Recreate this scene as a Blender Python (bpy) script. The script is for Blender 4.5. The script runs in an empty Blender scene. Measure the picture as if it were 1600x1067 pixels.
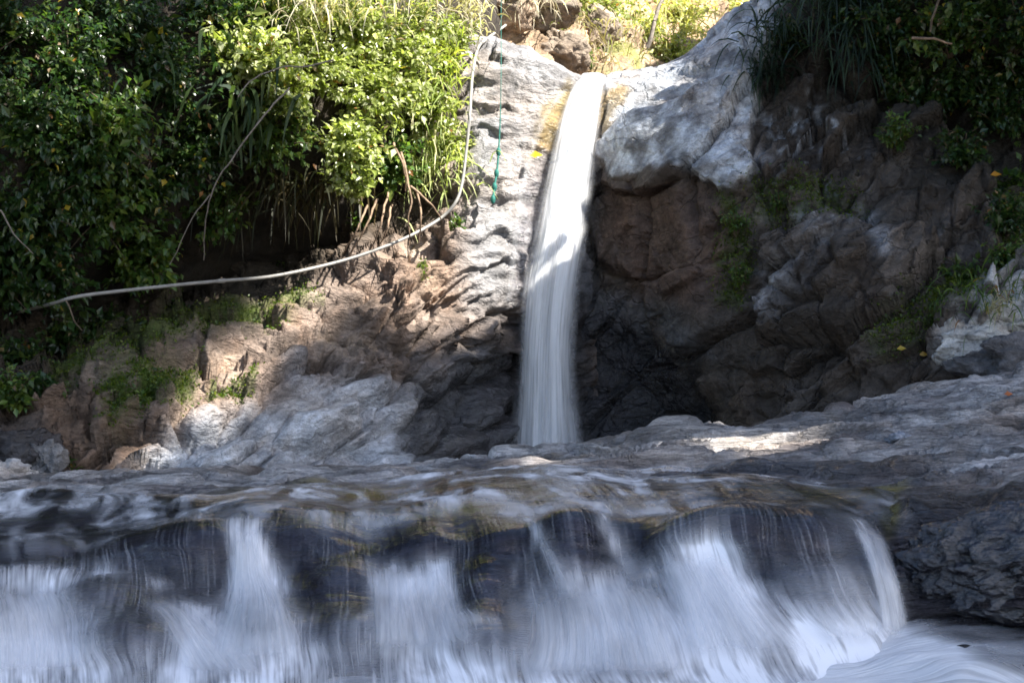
import bpy, bmesh, math, random
import numpy as np
from mathutils import Vector, Matrix

sc = bpy.context.scene
COL = sc.collection
rng = np.random.default_rng(7)
random.seed(7)

# ------------------------------------------------------------------ camera
F = 1600 * 50.0 / 36.0            # focal length in photo pixels
PITCH = math.atan((680 - 533.5) / F)
CAMZ = 1.2
cam_d = bpy.data.cameras.new('camera')
cam_d.lens = 50.0
cam_d.sensor_width = 36.0
cam_d.clip_start = 0.05
cam_d.clip_end = 800
cam = bpy.data.objects.new('camera', cam_d)
COL.objects.link(cam)
cam.location = (0, 0, CAMZ)
cam.rotation_euler = (math.radians(90) + PITCH, 0, 0)
sc.camera = cam

# ------------------------------------------------------------------ light
SUN = np.array([0.58, -0.36, 0.73]); SUN /= np.linalg.norm(SUN)
w = bpy.data.worlds.new('World'); sc.world = w; w.use_nodes = True
wn = w.node_tree.nodes; wl = w.node_tree.links
sky = wn.new('ShaderNodeTexSky'); sky.sky_type = 'NISHITA'; sky.sun_disc = False
sky.sun_elevation = math.asin(SUN[2]); sky.sun_rotation = math.atan2(SUN[0], SUN[1])
sky.air_density = 0.9; sky.dust_density = 1.3; sky.ozone_density = 1.0
bg = wn['Background']; bg.inputs['Strength'].default_value = 0.075
wl.new(sky.outputs[0], bg.inputs['Color'])
sl = bpy.data.lights.new('sun', 'SUN'); sl.energy = 5.0; sl.angle = math.radians(0.5)
sl.color = (1.0, 0.95, 0.86)
so = bpy.data.objects.new('sun', sl); COL.objects.link(so)
so.rotation_euler = Vector(SUN).to_track_quat('Z', 'Y').to_euler()
so.location = (10, -5, 30)
sc.view_settings.view_transform = 'Standard'
sc.view_settings.look = 'None'
sc.view_settings.exposure = 2.05
sc.view_settings.gamma = 1.0
sc.cycles.use_denoising = True
sc.cycles.filter_width = 1.7
sc.cycles.transparent_max_bounces = 24
sc.cycles.max_bounces = 8
sc.cycles.caustics_reflective = False
sc.cycles.caustics_refractive = False
sc.cycles.sample_clamp_indirect = 6

# ------------------------------------------------------------------ pixel helpers
cp, sp = math.cos(PITCH), math.sin(PITCH)
def P(px, py, d):
    """photo pixel + distance along +Y -> world point (arrays welcome)"""
    px = np.asarray(px, float); py = np.asarray(py, float); d = np.asarray(d, float)
    x = (px - 800) / F; u = (533.5 - py) / F
    dy = cp - u * sp; dz = sp + u * cp
    t = d / dy
    return np.stack(np.broadcast_arrays(x * t, d, CAMZ + dz * t), -1)
def proj(p):
    p = np.asarray(p, float)
    x, y, z = p[..., 0], p[..., 1], p[..., 2] - CAMZ
    fwd = y * cp + z * sp; up = -y * sp + z * cp
    return 800 + F * x / fwd, 533.5 - F * up / fwd

# ------------------------------------------------------------------ noise (numpy)
def _h(ix, iy, iz, s):
    with np.errstate(over='ignore'):
        h = (ix.astype(np.uint32) * np.uint32(374761393) + iy.astype(np.uint32) * np.uint32(668265263)
             + iz.astype(np.uint32) * np.uint32(2147483647) + np.uint32(s * 974711 + 13))
        h = (h ^ (h >> np.uint32(13))) * np.uint32(1274126177)
        h = (h ^ (h >> np.uint32(16))) * np.uint32(2246822519)
        return h ^ (h >> np.uint32(15))
def _r(ix, iy, iz, s):
    return _h(ix, iy, iz, s).astype(np.float64) / 4294967295.0
def vnoise(p, s=0):
    """gradient noise about -1..1"""
    f = np.floor(p).astype(np.int64); t = p - f
    e = t * t * t * (t * (t * 6 - 15) + 10)
    out = 0
    for dx in (0, 1):
        for dy in (0, 1):
            for dz in (0, 1):
                ix, iy, iz = f[..., 0] + dx, f[..., 1] + dy, f[..., 2] + dz
                g = _h(ix, iy, iz, s)
                gx = (g & np.uint32(1023)).astype(float) / 511.5 - 1
                gy = ((g >> np.uint32(10)) & np.uint32(1023)).astype(float) / 511.5 - 1
                gz = ((g >> np.uint32(20)) & np.uint32(1023)).astype(float) / 511.5 - 1
                d = gx * (t[..., 0] - dx) + gy * (t[..., 1] - dy) + gz * (t[..., 2] - dz)
                wgt = (e[..., 0] if dx else 1 - e[..., 0]) * (e[..., 1] if dy else 1 - e[..., 1]) * (e[..., 2] if dz else 1 - e[..., 2])
                out = out + wgt * d
    return out * 1.3
def fbm(p, o=4, s=0, gain=0.5):
    a, r, n = 1.0, 0, 0
    for i in range(o):
        r = r + a * vnoise(p * (2.03 ** i), s + i * 7); n += a; a *= gain
    return r / n
def ridge(p, o=4, s=0, gain=0.5):
    a, r, n = 1.0, 0, 0
    for i in range(o):
        r = r + a * (1 - np.abs(vnoise(p * (2.03 ** i), s + i * 7)) * 2); n += a; a *= gain
    return r / n
def voro(p, s=0):
    """F1, F2 and a tilted-plane value per cell (blocky fracture)"""
    f = np.floor(p).astype(np.int64)
    F1 = np.full(p.shape[:-1], 9.0); F2 = F1.copy(); val = np.zeros_like(F1)
    for dx in (-1, 0, 1):
        for dy in (-1, 0, 1):
            for dz in (-1, 0, 1):
                ix, iy, iz = f[..., 0] + dx, f[..., 1] + dy, f[..., 2] + dz
                c = np.stack([ix + _r(ix, iy, iz, s), iy + _r(ix, iy, iz, s + 1), iz + _r(ix, iy, iz, s + 2)], -1)
                dv = p - c
                d = np.sqrt((dv ** 2).sum(-1))
                v = (_r(ix, iy, iz, s + 3) - .5) * 1.2 + (dv[..., 0] * (_r(ix, iy, iz, s + 4) - .5) + dv[..., 1] * (_r(ix, iy, iz, s + 5) - .5)
                     + dv[..., 2] * (_r(ix, iy, iz, s + 6) - .5)) * 1.6
                closer = d < F1
                F2 = np.where(closer, F1, np.minimum(F2, d))
                val = np.where(closer, v, val); F1 = np.where(closer, d, F1)
    return F1, F2, val
def sstep(a, b, x):
    t = np.clip((x - a) / (b - a), 0, 1); return t * t * (3 - 2 * t)
def poly_sdf(px, py, poly):
    px = np.asarray(px, float); py = np.asarray(py, float)
    d = np.full(px.shape, 1e9); ins = np.zeros(px.shape, bool)
    n = len(poly)
    for i in range(n):
        x0, y0 = poly[i]; x1, y1 = poly[(i + 1) % n]
        ex, ey = x1 - x0, y1 - y0
        t = np.clip(((px - x0) * ex + (py - y0) * ey) / (ex * ex + ey * ey + 1e-9), 0, 1)
        d = np.minimum(d, np.hypot(px - x0 - t * ex, py - y0 - t * ey))
        cr = ((y0 > py) != (y1 > py)) & (px < (x1 - x0) * (py - y0) / (y1 - y0 + 1e-12) + x0)
        ins ^= cr
    return np.where(ins, -d, d)
def pmask(px, py, poly, soft=20, wob=0):
    return 1 - sstep(-soft, soft, poly_sdf(px, py, poly) + wob)
def blob(px, py, cx, cy, rx, ry=None, ang=0):
    ry = ry or rx; a = math.radians(ang)
    dx, dy = px - cx, py - cy
    u = (dx * math.cos(a) + dy * math.sin(a)) / rx; v = (-dx * math.sin(a) + dy * math.cos(a)) / ry
    return np.exp(-(u * u + v * v))

def blur(A, r, axis):
    k = np.exp(-.5 * (np.arange(-3 * r, 3 * r + 1) / r) ** 2); k /= k.sum()
    return np.apply_along_axis(lambda m: np.convolve(np.pad(m, 3 * r, mode='edge'), k, mode='valid'), axis, A)

# ------------------------------------------------------------------ mesh helpers
def mesh_np(name, V, Q, mat=None, attrs=None, uv=None, smooth=True, parent=None, link=True):
    V = np.ascontiguousarray(V, dtype=np.float32).reshape(-1, 3); Q = np.asarray(Q, dtype=np.int32)
    k = Q.shape[1]
    me = bpy.data.meshes.new(name)
    me.vertices.add(len(V)); me.vertices.foreach_set('co', V.ravel())
    me.loops.add(Q.size); me.loops.foreach_set('vertex_index', Q.ravel())
    me.polygons.add(len(Q))
    me.polygons.foreach_set('loop_start', np.arange(0, Q.size, k, dtype=np.int32))
    me.polygons.foreach_set('loop_total', np.full(len(Q), k, dtype=np.int32))
    me.polygons.foreach_set('use_smooth', np.full(len(Q), smooth))
    me.update(calc_edges=True)
    for an, av in (attrs or {}).items():
        av = np.asarray(av, dtype=np.float32)
        if av.ndim == 1:
            a = me.attributes.new(an, 'FLOAT', 'POINT'); a.data.foreach_set('value', av)
        else:
            a = me.attributes.new(an, 'FLOAT_COLOR', 'POINT')
            a.data.foreach_set('color', np.concatenate([av, np.ones((len(av), 1), np.float32)], 1).ravel())
    if uv is not None:
        l = me.uv_layers.new(name='UVMap')
        l.data.foreach_set('uv', np.asarray(uv, np.float32)[Q.ravel()].ravel())
    if mat: me.materials.append(mat)
    o = bpy.data.objects.new(name, me)
    if link: COL.objects.link(o)
    if parent: o.parent = parent
    return o
def grid_faces(nv, nu):
    i = np.arange((nv - 1) * (nu - 1)); r, c = i // (nu - 1), i % (nu - 1)
    a = r * nu + c
    return np.stack([a, a + 1, a + nu + 1, a + nu], 1)
def cr(arr, t):
    """Catmull-Rom along axis 0"""
    arr = np.asarray(arr, float); n = len(arr)
    i = np.clip(np.floor(t).astype(int), 0, n - 2); f = (t - i).reshape((-1,) + (1,) * (arr.ndim - 1))
    p1, p2 = arr[i], arr[i + 1]
    p0 = np.where((i > 0).reshape(f.shape), arr[np.maximum(i - 1, 0)], 2 * p1 - p2)
    p3 = np.where((i < n - 2).reshape(f.shape), arr[np.minimum(i + 2, n - 1)], 2 * p2 - p1)
    return .5 * (2 * p1 + (p2 - p0) * f + (2 * p0 - 5 * p1 + 4 * p2 - p3) * f ** 2 + (3 * p1 - p0 - 3 * p2 + p3) * f ** 3)
def normals(V):
    du = np.gradient(V, axis=1); dv = np.gradient(V, axis=0)
    n = np.cross(du, dv); n /= np.linalg.norm(n, axis=-1, keepdims=True) + 1e-9
    return n
def loft(rows, stepx, ns, lo=-60, hi=1660, coarse=14):
    """rows: R x C x (px,py,d), columns share one list of px; ns: samples between successive rows"""
    rows = np.asarray(rows, float)
    mid = rows[len(rows) // 2, :, 0]
    xs = []; x = mid[0]
    while x < mid[-1]:
        xs.append(x); x += stepx if lo < x < hi else coarse
    xs.append(mid[-1])
    tu = np.interp(xs, mid, np.arange(len(mid)))
    tv = np.concatenate([np.linspace(k, k + 1, n, endpoint=False) for k, n in enumerate(ns)] + [[len(rows) - 1]])
    G = cr(rows, tv); G = np.swapaxes(cr(np.swapaxes(G, 0, 1), tu), 0, 1)
    return G, tu, tv
def tube(pts, rad, sides=8, closed=True):
    pts = np.asarray(pts, float); n = len(pts)
    rad = np.broadcast_to(np.asarray(rad, float), (n,))
    tan = np.gradient(pts, axis=0); tan /= np.linalg.norm(tan, axis=1, keepdims=True) + 1e-9
    ref = np.array([0.21, .35, .91]); a = np.cross(tan, ref); a /= np.linalg.norm(a, axis=1, keepdims=True) + 1e-9
    b = np.cross(tan, a)
    th = np.arange(sides) / sides * 2 * math.pi
    V = pts[:, None] + rad[:, None, None] * (np.cos(th)[None, :, None] * a[:, None] + np.sin(th)[None, :, None] * b[:, None])
    Q = []
    for i in range(n - 1):
        for j in range(sides):
            k = (j + 1) % sides
            Q.append((i * sides + j, i * sides + k, (i + 1) * sides + k, (i + 1) * sides + j))
    return V.reshape(-1, 3), np.array(Q)
def join(parts):
    Vs, Qs, n = [], [], 0
    for V, Q in parts:
        Vs.append(V); Qs.append(Q + n); n += len(V)
    return np.concatenate(Vs), np.concatenate(Qs)
def smooth_path(pts, n):
    return cr(np.array(pts, float), np.linspace(0, len(pts) - 1, n))
def tag(o, label=None, cat=None, group=None, kind=None):
    if label: o['label'] = label
    if cat: o['category'] = cat
    if group: o['group'] = group
    if kind: o['kind'] = kind
    return o
def empty(name, loc):
    o = bpy.data.objects.new(name, None); COL.objects.link(o); o.location = Vector(loc); o.empty_display_size = .2
    return o
def rebase(o, root):
    """part built in world coordinates -> child of an empty that stands at root.location"""
    o.parent = root; o.matrix_parent_inverse = Matrix.Translation(-Vector(root.location)); return o

# ------------------------------------------------------------------ materials
def new_mat(name):
    m = bpy.data.materials.new(name); m.use_nodes = True
    nt = m.node_tree; nt.nodes.clear()
    out = nt.nodes.new('ShaderNodeOutputMaterial')
    def N(t, **kw):
        n = nt.nodes.new(t)
        for k, v in kw.items():
            if hasattr(n, k) and k not in ('inputs',): setattr(n, k, v)
        return n
    def L(a, b): nt.links.new(a, b)
    return m, nt, out, N, L
def math_n(N, L, op, a, b=None, c=None, clamp=False):
    n = N('ShaderNodeMath', operation=op); n.use_clamp = clamp
    for i, v in enumerate((a, b, c)):
        if v is None: continue
        if isinstance(v, (int, float)): n.inputs[i].default_value = v
        else: L(v, n.inputs[i])
    return n.outputs[0]
def ramp(N, L, x, a, b, lo=0.0, hi=1.0):
    n = N('ShaderNodeMapRange'); n.interpolation_type = 'SMOOTHSTEP'
    L(x, n.inputs['Value'])
    n.inputs['From Min'].default_value = a; n.inputs['From Max'].default_value = b
    n.inputs['To Min'].default_value = lo; n.inputs['To Max'].default_value = hi
    return n.outputs['Result']
def noise_n(N, L, scale, detail=4, rough=.55, vec=None, dist=0.0):
    n = N('ShaderNodeTexNoise'); n.inputs['Scale'].default_value = scale
    n.inputs['Detail'].default_value = detail; n.inputs['Roughness'].default_value = rough
    n.inputs['Distortion'].default_value = dist
    if vec is not None: L(vec, n.inputs['Vector'])
    return n.outputs['Fac']

def rock_material(name, aniso=(1, 1, 1), rot=(0, 0, 0), bump=1.0, crack=.5, dry_rough=.82, fine=1.0, ior=1.5, wspec=.6):
    m, nt, out, N, L = new_mat(name)
    tc = N('ShaderNodeTexCoord'); mp = N('ShaderNodeMapping')
    L(tc.outputs['Object'], mp.inputs['Vector'])
    mp.inputs['Rotation'].default_value = rot; mp.inputs['Scale'].default_value = aniso
    v = mp.outputs['Vector']; vo = tc.outputs['Object']
    at = N('ShaderNodeAttribute'); at.attribute_name = 'tint'
    aw = N('ShaderNodeAttribute'); aw.attribute_name = 'wet'
    n1 = noise_n(N, L, 3.2, 8, .62, v, .4)
    n2 = noise_n(N, L, 17, 6, .6, v)
    n3 = noise_n(N, L, 70, 4, .6, vo)
    n4 = noise_n(N, L, 1.3, 5, .6, vo)
    # mineral variation
    f = math_n(N, L, 'MULTIPLY', ramp(N, L, n1, .3, .7, .62, 1.38), ramp(N, L, n2, .3, .7, .75, 1.25))
    f = math_n(N, L, 'MULTIPLY', f, ramp(N, L, n3, .3, .7, .82, 1.18))
    mul = N('ShaderNodeMix'); mul.data_type = 'RGBA'; mul.blend_type = 'MULTIPLY'; mul.inputs[0].default_value = 1
    L(at.outputs['Color'], mul.inputs[6])
    cmb = N('ShaderNodeCombineColor'); L(f, cmb.inputs[0]); L(f, cmb.inputs[1]); L(f, cmb.inputs[2])
    L(cmb.outputs[0], mul.inputs[7])
    warm = N('ShaderNodeMix'); warm.data_type = 'RGBA'; warm.blend_type = 'MULTIPLY'
    L(ramp(N, L, n4, .45, .65), warm.inputs[0]); L(mul.outputs[2], warm.inputs[6])
    warm.inputs[7].default_value = (1.05, .95, .86, 1)
    # thin dark seams of mineral
    vo2 = N('ShaderNodeTexVoronoi'); vo2.feature = 'DISTANCE_TO_EDGE'; vo2.inputs['Scale'].default_value = 2.6
    wv = N('ShaderNodeVectorMath', operation='ADD'); L(v, wv.inputs[0])
    nn = N('ShaderNodeTexNoise'); nn.inputs['Scale'].default_value = 2.2; nn.inputs['Detail'].default_value = 5; L(v, nn.inputs['Vector'])
    sm = N('ShaderNodeVectorMath', operation='SCALE'); L(nn.outputs['Color'], sm.inputs[0]); sm.inputs['Scale'].default_value = .7
    L(sm.outputs[0], wv.inputs[1]); L(wv.outputs[0], vo2.inputs['Vector'])
    crk = ramp(N, L, vo2.outputs['Distance'], 0.0, .05)
    h = math_n(N, L, 'MULTIPLY', n1, .10 * bump)
    h = math_n(N, L, 'MULTIPLY_ADD', n2, .030 * bump, h)
    h = math_n(N, L, 'MULTIPLY_ADD', n3, .007 * bump * fine, h)
    h = math_n(N, L, 'MULTIPLY_ADD', crk, .03 * crack, h)
    bp = N('ShaderNodeBump'); bp.inputs['Strength'].default_value = 1.0; bp.inputs['Distance'].default_value = 1.0
    L(h, bp.inputs['Height'])
    bs = N('ShaderNodeBsdfPrincipled')
    L(warm.outputs[2], bs.inputs['Base Color'])
    wetn = math_n(N, L, 'MULTIPLY', aw.outputs['Fac'], ramp(N, L, n2, .25, .6, .75, 1.0), clamp=True)
    L(ramp(N, L, wetn, 0, 1, dry_rough, .10), bs.inputs['Roughness'])
    L(ramp(N, L, wetn, 0, 1, .25, wspec), bs.inputs['Specular IOR Level'])
    L(bp.outputs[0], bs.inputs['Normal'])
    bs.inputs['IOR'].default_value = ior
    L(bs.outputs[0], out.inputs['Surface'])
    return m
def leaf_material(name, rough=.38, trans=.45, spec=.5):
    m, nt, out, N, L = new_mat(name)
    at = N('ShaderNodeAttribute'); at.attribute_name = 'tint'
    bs = N('ShaderNodeBsdfPrincipled'); L(at.outputs['Color'], bs.inputs['Base Color'])
    bs.inputs['Roughness'].default_value = rough; bs.inputs['Specular IOR Level'].default_value = spec
    tr = N('ShaderNodeBsdfTranslucent')
    mx = N('ShaderNodeMix'); mx.data_type = 'RGBA'; mx.blend_type = 'MULTIPLY'; mx.inputs[0].default_value = 1
    L(at.outputs['Color'], mx.inputs[6]); mx.inputs[7].default_value = (1.5, 1.6, .7, 1)
    L(mx.outputs[2], tr.inputs['Color'])
    ms = N('ShaderNodeMixShader'); ms.inputs[0].default_value = trans
    L(bs.outputs[0], ms.inputs[1]); L(tr.outputs[0], ms.inputs[2]); L(ms.outputs[0], out.inputs['Surface'])
    return m
def plain_material(name, col, rough=.7, nscale=8, var=.3, bump=.01, spec=.4):
    m, nt, out, N, L = new_mat(name)
    tc = N('ShaderNodeTexCoord')
    n = noise_n(N, L, nscale, 6, .6, tc.outputs['Object'])
    mx = N('ShaderNodeMix'); mx.data_type = 'RGBA'; L(ramp(N, L, n, .3, .7), mx.inputs[0])
    mx.inputs[6].default_value = tuple(c * (1 - var) for c in col) + (1,); mx.inputs[7].default_value = tuple(c * (1 + var) for c in col) + (1,)
    bs = N('ShaderNodeBsdfPrincipled'); L(mx.outputs[2], bs.inputs['Base Color']); bs.inputs['Roughness'].default_value = rough
    bs.inputs['Specular IOR Level'].default_value = spec
    bp = N('ShaderNodeBump'); L(n, bp.inputs['Height']); bp.inputs['Distance'].default_value = bump
    L(bp.outputs[0], bs.inputs['Normal']); L(bs.outputs[0], out.inputs['Surface'])
    return m
def white_water(name, su=26, sv=1.1, lo=.33, hi=.68, col=(.82, .83, .86), trans=.35, power=1.0, contrast=2.2):
    """falling aerated water: opaque where attribute 'foam' and the strands in the flow say so"""
    m, nt, out, N, L = new_mat(name)
    uv = N('ShaderNodeUVMap'); uv.uv_map = 'UVMap'
    mp = N('ShaderNodeMapping'); L(uv.outputs[0], mp.inputs['Vector']); mp.inputs['Scale'].default_value = (su, sv, 1)
    n1 = noise_n(N, L, 1.0, 5, .6, mp.outputs[0], .25)
    mp2 = N('ShaderNodeMapping'); L(uv.outputs[0], mp2.inputs['Vector']); mp2.inputs['Scale'].default_value = (su * .28, sv * .8, 1)
    n2 = noise_n(N, L, 1.0, 3, .5, mp2.outputs[0], .5)
    at = N('ShaderNodeAttribute'); at.attribute_name = 'foam'
    s = math_n(N, L, 'MULTIPLY_ADD', n2, .55, math_n(N, L, 'MULTIPLY', n1, .6))
    # foam 1 -> nearly solid, foam .5 -> strands, 0 -> nothing
    fp = math_n(N, L, 'POWER', at.outputs['Fac'], 1.7)
    a = math_n(N, L, 'MULTIPLY', fp, ramp(N, L, s, .36, .80, 1.0 - .5 * contrast, 1.0 + .5 * contrast), clamp=True)
    if power != 1: a = math_n(N, L, 'POWER', a, power)
    df = N('ShaderNodeBsdfDiffuse'); df.inputs['Color'].default_value = col + (1,)
    tl = N('ShaderNodeBsdfTranslucent'); tl.inputs['Color'].default_value = col + (1,)
    bp = N('ShaderNodeBump'); L(s, bp.inputs['Height']); bp.inputs['Distance'].default_value = .05; bp.inputs['Strength'].default_value = .6
    L(bp.outputs[0], df.inputs['Normal']); 
    ms = N('ShaderNodeMixShader'); ms.inputs[0].default_value = trans; L(df.outputs[0], ms.inputs[1]); L(tl.outputs[0], ms.inputs[2])
    tp = N('ShaderNodeBsdfTransparent')
    fx = N('ShaderNodeMixShader'); L(a, fx.inputs[0]); L(tp.outputs[0], fx.inputs[1]); L(ms.outputs[0], fx.inputs[2])
    L(fx.outputs[0], out.inputs['Surface'])
    return m
def stream_material(name):
    m, nt, out, N, L = new_mat(name)
    uv = N('ShaderNodeUVMap'); uv.uv_map = 'UVMap'
    def st(su, sv, det, dist=.4):
        mp = N('ShaderNodeMapping'); L(uv.outputs[0], mp.inputs['Vector']); mp.inputs['Scale'].default_value = (su, sv, 1)
        return noise_n(N, L, 1.0, det, .55, mp.outputs[0], dist)
    n5 = st(110, 1.4, 4, .3); n1 = st(48, 1.8, 5); n2 = st(7, 1.5, 4, .8); n3 = st(2.2, 5.0, 3, .6); n4 = st(5, 1.4, 3, .5)
    at = N('ShaderNodeAttribute'); at.attribute_name = 'foam'
    ms_ = N('ShaderNodeAttribute'); ms_.attribute_name = 'milk'
    s = math_n(N, L, 'MULTIPLY_ADD', n2, .55, math_n(N, L, 'MULTIPLY', n1, .6))
    fp = math_n(N, L, 'POWER', at.outputs['Fac'], 2.5)
    a = math_n(N, L, 'MULTIPLY', fp, ramp(N, L, s, .36, .78, .35, 1.60), clamp=True)
    av = N('ShaderNodeAttribute'); av.attribute_name = 'veil'
    a = math_n(N, L, 'ADD', a, math_n(N, L, 'MULTIPLY', av.outputs['Fac'], math_n(N, L, 'MULTIPLY', ramp(N, L, n5, .46, .76), ramp(N, L, n4, .35, .65))), clamp=True)
    milk = math_n(N, L, 'MULTIPLY', ms_.outputs['Fac'], ramp(N, L, math_n(N, L, 'MULTIPLY_ADD', n4, .6, math_n(N, L, 'MULTIPLY', n2, .4)), .40, .66))
    a = math_n(N, L, 'MAXIMUM', a, milk)
    h = math_n(N, L, 'MULTIPLY_ADD', n2, .035, math_n(N, L, 'MULTIPLY_ADD', n3, .045, math_n(N, L, 'MULTIPLY', n1, .012)))
    bp = N('ShaderNodeBump'); L(h, bp.inputs['Height']); bp.inputs['Distance'].default_value = 1.0; bp.inputs['Strength'].default_value = .8
    gl = N('ShaderNodeBsdfGlossy'); gl.inputs['Roughness'].default_value = .15; L(bp.outputs[0], gl.inputs['Normal'])
    tp = N('ShaderNodeBsdfTransparent'); tp.inputs['Color'].default_value = (.90, .92, .95, 1)
    fr = N('ShaderNodeFresnel'); fr.inputs['IOR'].default_value = 1.36; L(bp.outputs[0], fr.inputs['Normal'])
    film = N('ShaderNodeMixShader'); L(fr.outputs[0], film.inputs[0]); L(tp.outputs[0], film.inputs[1]); L(gl.outputs[0], film.inputs[2])
    df = N('ShaderNodeBsdfDiffuse'); df.inputs['Color'].default_value = (.81, .82, .86, 1)
    fx = N('ShaderNodeMixShader'); L(a, fx.inputs[0]); L(film.outputs[0], fx.inputs[1]); L(df.outputs[0], fx.inputs[2])
    L(fx.outputs[0], out.inputs['Surface'])
    return m

M_LEFT = rock_material('left_cliff_rock', (1, 1, 1.9), (0, math.radians(-25), 0), bump=.9, crack=.25)
M_RIGHT = rock_material('right_cliff_rock', (1, 1, 1.3), (0, math.radians(-30), 0), bump=1.0, crack=.5)
M_SHELF = rock_material('shelf_rock', (.9, 2.2, 5.5), (0, math.radians(5), 0), bump=1.0, crack=.7, dry_rough=.6)
M_BOULDER = rock_material('boulder_rock', (1, 1, 1.5), (0, .4, 0), bump=.6, crack=.3)
M_LEAF = leaf_material('leaf', .30, .48, .6)
M_GRASS = leaf_material('grass_blade', .5, .4, .3)
M_SOIL = plain_material('bank_soil', (.022, .017, .012), .95, 6, .5, .06)
M_STEM = plain_material('stem_bark', (.10, .075, .05), .85, 20, .4, .01)
M_ROOT = plain_material('root_bark', (.22, .15, .10), .85, 20, .4, .01)
M_DEADWOOD = plain_material('dead_wood', (.17, .145, .12), .8, 20, .3, .01)
M_HOSE = plain_material('hose_plastic', (.24, .23, .215), .5, 9, .14, .004)
M_ROPE = plain_material('rope_fibre', (.008, .11, .09), .7, 60, .3, .006)
M_FALL = white_water('falling_water', 46, .5, contrast=1.2, col=(.90, .91, .94))
M_CASC = white_water('cascade_water', 60, 1.2, contrast=1.0)
M_FOAM = white_water('foam_water', 30, 2.6, trans=.2, contrast=.8)
M_WET = rock_material('wet_rock', (1, 1, 1.3), (0, .3, 0), bump=.75, crack=.05, ior=1.6, fine=.5, wspec=.8)
M_STREAM = stream_material('stream_water')
M_GROUND = plain_material('gravel_ground', (.14, .12, .1), .95, 3, .4, .05)

PATCH = {}                     # name -> verts, px, py  for placing things on surfaces
def remember(name, V):
    px, py = proj(V); PATCH[name] = (V.reshape(-1, 3), px.ravel(), py.ravel())
def surf(name, px, py):
    V, a, b = PATCH[name]
    return V[np.argmin((a - px) ** 2 + (b - py) ** 2)]
def mixc(c, col, m):
    return c * (1 - m[..., None]) + np.array(col) * m[..., None]

# ================================================================== terrain
gm = bpy.data.meshes.new('ground'); bmg = bmesh.new(); bmesh.ops.create_grid(bmg, x_segments=40, y_segments=40, size=300); bmg.to_mesh(gm); bmg.free()
go = bpy.data.objects.new('ground', gm); COL.objects.link(go); go.location = (0, 0, -1.2); gm.materials.append(M_GROUND); tag(go, kind='structure')

# ---------------- left cliff and the rock that runs down from it to the stream
cx = [-500, -150, 0, 150, 300, 450, 600, 700, 770, 830, 880, 930]
def rows_from(pys, table, cx):
    R = []
    for py, ds in zip(pys, table):
        R.append([(x, (py[i] if hasattr(py, '__len__') else py), ds[i]) for i, x in enumerate(cx)])
    return R
pys = [830, 745, 650, 570, 490, 410, 320, 220, 150,
       [100, 90, 85, 80, 75, 75, 75, 72, 72, 84, 112, 132], [135, 130, 130, 130, 130, 130, 130, 130, 125, 130, 140, 150]]
tab = [
 [11.3, 11.2, 11.2, 11.2, 11.4, 11.8, 12.6, 13.3, 14.0, 14.5, 14.8, 15.2],
 [11.5, 11.4, 11.4, 11.4, 11.6, 12.0, 12.8, 13.6, 14.3, 14.8, 15.1, 15.4],
 [11.9, 11.8, 11.8, 11.8, 12.0, 12.4, 13.2, 13.9, 14.6, 15.1, 15.3, 15.5],
 [12.6, 12.5, 12.4, 12.4, 12.6, 12.9, 13.5, 14.1, 14.7, 15.1, 15.3, 15.5],
 [13.8, 13.7, 13.6, 13.6, 13.7, 13.6, 13.8, 14.1, 14.5, 14.9, 15.2, 15.5],
 [14.8, 14.8, 14.7, 14.7, 14.9, 14.6, 14.2, 14.3, 14.6, 14.9, 15.2, 15.5],
 [15.2, 15.2, 15.2, 15.3, 15.5, 15.5, 15.0, 14.7, 14.8, 15.0, 15.3, 15.6],
 [15.4, 15.4, 15.4, 15.5, 15.8, 15.8, 15.5, 15.1, 15.0, 15.1, 15.3, 15.6],
 [15.6, 15.6, 15.6, 15.7, 16.0, 16.0, 15.8, 15.3, 15.2, 15.25, 15.4, 15.7],
 [16.5, 16.5, 16.5, 16.5, 16.5, 16.5, 16.2, 15.8, 15.7, 15.7, 15.7, 15.9],
 [18.5, 18.5, 18.5, 18.5, 18.5, 18.5, 18.5, 18.5, 18.5, 18.5, 18.5, 18.5]]
G, tu, tv = loft(rows_from(pys, tab, cx), 2.6, [14, 40, 36, 34, 34, 38, 42, 30, 26, 12])
px, py = G[..., 0], G[..., 1]
V = P(px, py, G[..., 2]); Nn = normals(V)
wA = sstep(690, 760, px) * (1 - sstep(430, 540, py))                     # layered ledges beside the falls
wC = sstep(560, 640, py + .12 * (px - 400)) * sstep(230, 330, px)                               # smooth lumps by the water
wB = np.clip(1 - wA - wC, 0, 1)                                           # crumbly ledges
warp = np.stack([fbm(V * .9, 3, 50), fbm(V * .9, 3, 60), fbm(V * .9, 3, 70)], -1)
q = V + warp * .35
lay = q * np.array([.7, .7, 3.6])
zz = q[..., 2] * 3.4 + .5 * q[..., 0] + fbm(q * np.array([1.1, 1.1, .9]), 4, 5) * 3.0
saw = (zz * .55) % 1.0; led = sstep(0, .16, saw) * (1.15 - .75 * saw) + .25 * fbm(q * np.array([2, 2, 5]), 3, 19)
fr = np.floor(zz * .55); amp = .55 + .6 * _r(fr.astype(np.int64), fr.astype(np.int64) * 0, fr.astype(np.int64) * 0, 9)
dA = (led - .6) * .13 * amp * (1 - .8 * sstep(778, 812, px)) + fbm(lay, 5, 11) * .22 * (1 - .5 * sstep(778, 812, px)) + fbm(q * np.array([4, 4, .7]), 4, 17) * .07 * sstep(770, 812, px) + ridge(lay * 1.3, 4, 12) * .05
c1, s1 = math.cos(.62), math.sin(.62)
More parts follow.
